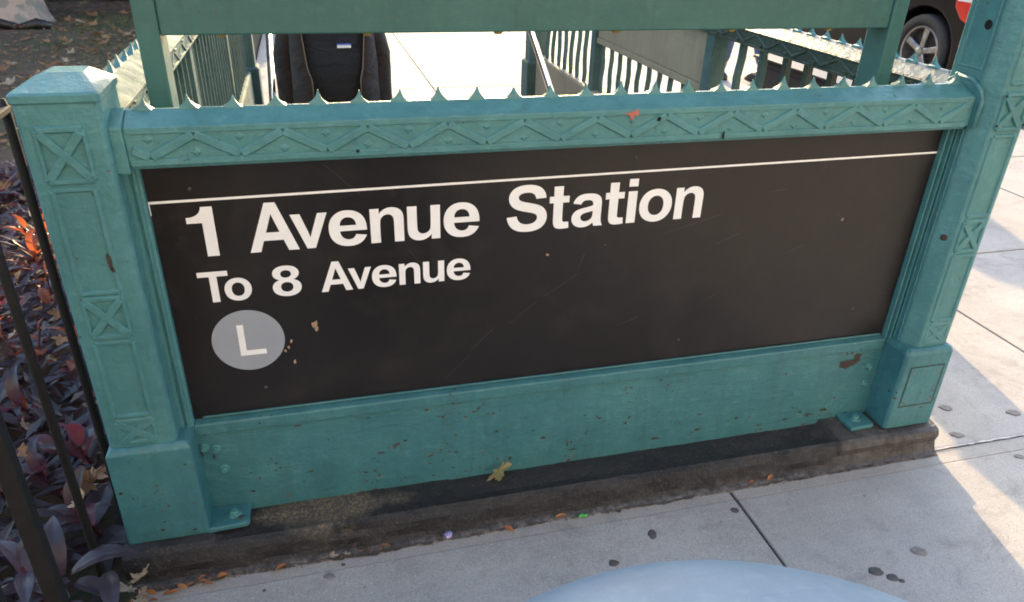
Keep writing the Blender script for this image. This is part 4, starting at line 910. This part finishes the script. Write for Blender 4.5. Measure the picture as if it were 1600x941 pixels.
# ------------------------------------------------------------------ fallen leaves
def maple(sc, m, curl=.25, name='leaf', seed=0):
    rnd = random.Random(seed); P = []
    lobes = [(-2.35, .55), (-1.25, .85), (0, 1.0), (1.25, .85), (2.35, .55)]
    for i, (a, L) in enumerate(lobes):
        L *= rnd.uniform(.85, 1.1)
        for da, f in ((-.50, .56), (-.34, .74), (-.20, .72), (-.15, .86), (0, 1), (.15, .86), (.20, .72), (.34, .74), (.50, .56)): P.append((cos(a + da) * L * f, sin(a + da) * L * f))
        if i < 4: am = (a + lobes[i + 1][0]) / 2; P.append((cos(am) * .46, sin(am) * .46))
    P.append((-.12, 0)); bm = NB(); c = bm.verts.new((0, 0, 0)); V = []
    for x, y in P:
        V.append(bm.verts.new((x * sc, y * sc, sc * curl * (x * x + y * y) * rnd.uniform(.5, 1.3) + sc * .06 * sin(5 * x + 3 * y))))
    for i in range(len(V)): bm.faces.new((c, V[i], V[(i + 1) % len(V)]))
    tube(bm, [(-.1 * sc, 0, 0), (-.9 * sc, .1 * sc, .05 * sc)], .012 * sc, 4)
    me = bpy.data.meshes.new(name); bm.to_mesh(me); bm.free(); me.materials.append(m); return me
DM = [maple(.085, DRY, .45, seed=k) for k in range(5)] + [maple(.075, DRYPALE, .6, seed=k + 9) for k in range(2)]
n_ = 0
for q in range(2000):
    if n_ >= 295: break
    y = rr.uniform(1.8, 10.5); x = -.45 - (y * .06) - abs(rr.gauss(0, 1.0)) * (.5 + y * .13)
    if noise.noise(Vector((x * .9, y * .7, 5))) < -.12 and rr.random() < .75: continue
    n_ += 1
    o = bpy.data.objects.new('fallen_leaf', rr.choice(DM)); COL.objects.link(o); o.location = (x, y, G + rr.uniform(.05, .085)); o.rotation_euler = (rr.uniform(-.4, .4), rr.uniform(-.4, .4), rr.uniform(0, 6.3)); s = rr.uniform(.5, 1.15); o.scale = (s, s, s)
    pale_ = o.data.name.startswith('leaf') and o.data.materials[0] is DRYPALE
    tag(o, ('pale' if pale_ else 'brown') + (' curled dry leaf on the soil close to the plane tree' if y > 7 and x < -1.6 else ' curled dry leaf on the far soil beside the left side railing' if y > 5.5 else ' curled dry leaf on the soil midway between newel post and plane tree' if y > 3.2 else ' curled dry leaf on the soil just behind the purple plants'), 'leaf', 'dry leaves on the bare soil')
bm = NB()
for q in range(5200):
    y = rr.uniform(1.5, 11); x = -.3 - abs(rr.gauss(0, 1.2)) * (.5 + y * .14); p = Vector((x, y, G + rr.uniform(.04, .07))); a = rr.uniform(0, 6.3); s = rr.uniform(.010, .042)
    u = Vector((cos(a), sin(a), rr.uniform(-.3, .3))); v = Vector((-sin(a), cos(a), rr.uniform(-.3, .3)))
    bm.faces.new([bm.verts.new(p + u * s), bm.verts.new(p + v * s * .6), bm.verts.new(p - u * s * .8), bm.verts.new(p - v * s * .5)])
tag(obj('leaf_litter', bm, DRY), 'fine brown leaf crumbs scattered over the bare soil', 'leaf litter', kind='stuff')
bm = NB()
for q in range(6000):
    y = rr.uniform(3.5, 9.5); x = -1.3 + rr.gauss(0, .55) - (y - 5.5) * .1
    if x > -.25: continue
    p = Vector((x, y, G + .03)); a = rr.uniform(0, 6.3); d = Vector((cos(a) * .012, sin(a) * .012, 0)); t = Vector((rr.gauss(0, .02), rr.gauss(0, .02), rr.uniform(.03, .08)))
    bm.faces.new([bm.verts.new(p - d * .3), bm.verts.new(p + d * .3), bm.verts.new(p + t)])
tag(obj('sparse_grass', bm, GRASS), 'thin green grass tufts among the fallen leaves', 'grass', kind='stuff')
for q in range(46):
    y = rr.uniform(-.5, 1.6); x = -.27 - abs(rr.gauss(0, .3)); o = bpy.data.objects.new('fallen_leaf', rr.choice(DM)); COL.objects.link(o); o.location = (x, y, G + rr.uniform(.10, .20)); o.rotation_euler = (rr.uniform(-.9, .9), rr.uniform(-.9, .9), rr.uniform(0, 6.3)); q_ = rr.uniform(.3, .6); o.scale = (q_, q_, q_)
    tag(o, 'small dry brown leaf caught in the purple foliage left of the newel post', 'leaf', 'dry leaves caught in the purple plants')
# black plastic pipe by the tree
bm = NB(); tube(bm, [(-4.6, 8.05, G + .06), (-3.7, 8.1, G + .07), (-3.25, 8.3, G + .05), (-3.0, 8.42, G + .12), (-2.8, 8.5, G + .05), (-2.6, 8.45, G + .10), (-2.48, 8.5, G + .06)], [.05, .05, .04, .06, .045, .065, .05], 12); tag(obj('drain_pipe', bm, BLACKPL, smooth=True), 'black plastic pipe lying on the soil at the foot of the plane tree', 'pipe')

# crumpled leaves and leaflets at the bottom left corner
CM = [maple(.040, DRYPALE, .55, seed=k + 20) for k in range(2)] + [maple(.036, DRY, .6, seed=k + 20) for k in range(2)]
for q in range(26):
    x = -.155 - abs(rr.gauss(0, .05)) + .02; y = rr.uniform(-.42, -.17)
    o = bpy.data.objects.new('crumpled_leaf', CM[q % 4]); COL.objects.link(o); o.location = (x, y, G + .02 + rr.uniform(0, .05)); o.rotation_euler = (rr.uniform(-1, 1), rr.uniform(-1, 1), rr.uniform(0, 6.3)); s = rr.uniform(.5, .95); o.scale = (s, s, s * .8)
    tag(o, 'pale crumpled dry leaf heaped at the corner between bed and sidewalk', 'leaf', 'crumpled pale leaves in the corner')
OL = [lance(.024, .009, .6, .2, ORANGE, nx=5), lance(.030, .011, .3, .3, ORANGE, nx=5)]
ospots = [(.035, -.158), (.012, -.162), (-.01, -.168), (-.03, -.165), (-.055, -.17), (-.075, -.168), (-.09, -.18), (-.12, -.18), (-.02, -.175), (.17, -.157), (.72, -.159), (.862, -.156), (1.46, -.150), (-.135, -.2), (-.14, -.23), (-.105, -.19), (1.50, -.155), (.40, -.156)]
for (x, y) in ospots:
    o = bpy.data.objects.new('orange_leaflet', rr.choice(OL)); COL.objects.link(o); o.location = (x, y, G + rr.uniform(.006, .014)); o.rotation_euler = (rr.uniform(-.5, .5), rr.uniform(-.3, .3), rr.uniform(-.6, .6) + rr.choice((0, pi))); s = rr.uniform(.7, 1.2); o.scale = (s,) * 3
    tag(o, 'small orange leaflet lying in the seam below the black kerb', 'leaf', 'orange leaflets along the kerb')
for i, (x, y, s) in enumerate(((.28, -.158, 1), (.315, -.162, .8), (.36, -.157, .9), (.40, -.160, .6))):
    o = bpy.data.objects.new('brown_scrap', CM[i]); COL.objects.link(o); o.location = (x, y, G + .012); o.rotation_euler = (.3 * i, .4, i * 1.7); s *= .38; o.scale = (s, s, s)
    tag(o, 'brown crumbled leaf scrap in the seam below the left half of the kerb', 'leaf', 'brown leaf scraps along the kerb')
bm = NB()
for q in range(900):
    x = rr.uniform(-.16, 2.0); x = x if rr.random() < .5 else rr.uniform(-.16, .7); y = -.152 - abs(rr.gauss(0, .007)) + .004 * noise.noise(Vector((x * 7, 0, 0))); sz = rr.uniform(.0012, .0045); p = Vector((x, y, G + .002 + sz * .4))
    a_ = [Vector((rr.uniform(-1, 1), rr.uniform(-1, 1), rr.uniform(-.5, .5))).normalized() * sz for _ in range(4)]
    V = [bm.verts.new(p + w_) for w_ in a_]
    for f in ((0, 1, 2), (0, 2, 3), (0, 3, 1), (1, 3, 2)): bm.faces.new([V[i] for i in f])
tag(obj('seam_crumbs', bm, simple('brown seam grit', (.14, .10, .075), .9, 0, .7, 90)), 'fine brown grit and leaf crumbs along the seam under the kerb', 'grit', kind='stuff')
# yellow leaf tucked under the panel
o = bpy.data.objects.new('yellow_leaf', maple(.055, YELLOW, .25, seed=3)); COL.objects.link(o); o.location = (.735, -.036, -.266); o.rotation_euler = (radians(38), 0, radians(-95)); tag(o, 'yellow green plane leaf tucked against the bottom of the teal panel on the kerb', 'leaf')
# foil and green scrap
bm = NB(); bmesh.ops.create_icosphere(bm, subdivisions=3, radius=.011)
for v in bm.verts: v.co *= 1 + .35 * noise.noise(v.co * 180); v.co.z *= .75
o = tag(obj('foil_ball', bm, FOILM, loc=(.573, -.150, G + .008)), 'crumpled purple and white foil ball in the seam below the kerb', 'litter')
bm = NB(); tube(bm, [(0, 0, 0), (.010, .002, .003), (.018, -.002, .002), (.026, .001, .004)], [.003, .005, .004, .002], 6); tag(obj('green_scrap', bm, GREENSC, loc=(.925, -.163, G + .004)), 'small bright green plastic scrap in front of the kerb', 'litter')
# gum spots
gl = [((1.095, -.262), 'dark gum spot left of the slab joint, nearer the kerb', .012, .018), ((.959, -.330), 'dark gum spot just above the rim of the foreground bin', .013, .012), ((1.352, -.232), 'dark gum spot touching the end of the slab joint', .013, .010), ((.27, -.212), 'brown gum spot on the sidewalk near the left end of the kerb', .014, .011), ((1.594, -.505), 'larger dark gum spot of the close pair at lower right', .021, .014), ((1.622, -.531), 'smaller dark gum spot of the close pair at lower right', .016, .012), ((1.637, -.545), 'tiny gum speck below the close pair of spots', .008, .006), ((1.749, -.474), 'faded brown gum spot to the right of the close pair', .020, .015), ((2.295, .043), 'grey gum spot in the shaded strip right of the tall post base', .022, .016), ((2.221, -.088), 'grey gum spot just above the white caulked joint', .022, .014), ((2.50, -.03), 'faint gum spot above the white caulked joint at the right edge', .026, .016), ((2.33, -.22), 'faint gum spot below the white caulked joint at the right edge', .016, .010), ((.12, -.22), 'blue grey speck on the sidewalk near the left corner', .004, .004), ((.305, -.182), 'small blue speck close to the kerb near its left end', .005, .004)]
for (x, y), lab, a, b2 in gl:
    bm = NB(); n = 22; P = [(a * (1 + .42 * noise.noise(Vector((cos(6.28 * k / n) * 1.6 + x * 9, sin(6.28 * k / n) * 1.6, y * 7)))) * cos(6.28318 * k / n), b2 * (1 + .18 * noise.noise(Vector((cos(6.28 * k / n) * 1.5, x * 5, sin(6.28 * k / n) * 1.5)))) * sin(6.28318 * k / n)) for k in range(n)]
    rings_loft(bm, [[(px, py, -.002) for px, py in P], [(px * .97, py * .97, .0003) for px, py in P], [(px * .75, py * .75, .0008) for px, py in P]])
    o = obj('gum_spot', bm, GUM2 if lab.startswith(('faded', 'grey', 'faint', 'brown')) else GUM, loc=(x, y, G + .001), smooth=True); o.rotation_euler.z = -.3; tag(o, lab, 'gum spot', 'gum spots on the sidewalk')

# ------------------------------------------------------------------ domed bin in the foreground
BN = thing('domed_bin', 'round bin with pale blue grey domed steel lid at the bottom edge, nearest the camera', 'bin', (.595, -1.421, G))
bx_, by_, zt_, a_ = .595, -1.421, .60, .357
c_ = a_ * .3
bm = NB(); pr = [(a_ * sin(t), zt_ - c_ + c_ * cos(t)) for t in [i / 24 * pi / 2 for i in range(25)]]; pr[0] = (.001, pr[0][1])
pr += [(a_, zt_ - c_ - .03), (a_ - .008, zt_ - c_ - .034)]
lathe(bm, pr[::-1], (bx_, by_), 96); obj('lid', bm, BIN, BN, smooth=True)
bm = NB(); lathe(bm, [(a_ - .05, G + .04), (a_ - .045, G + .06), (a_ - .04, .2), (a_ - .035, zt_ - c_ - .0345)], (bx_, by_), 64); obj('drum', bm, BIN, BN, smooth=True)
bm = NB(); lathe(bm, [(a_ - .03, G), (a_ - .03, G + .04), (a_ - .055, G + .045)], (bx_, by_), 64); obj('base_ring', bm, BLACKPL, BN)

# ------------------------------------------------------------------ unseen building added behind the viewer to bounce sunlight into the shade
BL = thing('bounce_building', 'pale grey building added out of view to bounce light onto the subway entrance', 'building', (2, -11, G))
BOUNCE_FACADE = concrete('pale grey bounce facade', (.30, .29, .28), (.38, .37, .355), (.2, .19, .18), .85)
bm = NB(); box(bm, -16, 20, -20, -11, G - .1, 15); obj('bounce_wall', bm, BOUNCE_FACADE, BL)
wf0 = None
for i in range(9):
    for j in range(4):
        x = -13.5 + i * 3.9; z = .9 + j * 3.4
        if wf0 is None:
            bm = NB()
            for a in ((x - .75, x - .68, z, z + 1.8), (x + .68, x + .75, z, z + 1.8), (x - .68, x + .68, z + 1.73, z + 1.8), (x - .68, x + .68, z + .86, z + .94)): box(bm, a[0], a[1], -11.02, -10.94, a[2], a[3])
            box(bm, x - .85, x + .85, -11.02, -10.84, z - .12, z); wf0 = obj('bounce_window', bm, VINYL, BL)
            bm = NB(); box(bm, x - .68, x + .68, -11.01, -10.985, z, z + 1.73); pn0 = obj('pane', bm, GLASS, wf0, keep=False); w0 = (x, z)
        else:
            d = Vector((x - w0[0], 0, z - w0[1])); o = wf0.copy(); COL.objects.link(o); o.parent = BL; o.location = d; p_ = pn0.copy(); COL.objects.link(p_); p_.parent = o
bm = NB(); box(bm, -16.2, 20.2, -11.0, -10.7, 14.6, 15.1); obj('bounce_cornice', bm, CREAM, BL)
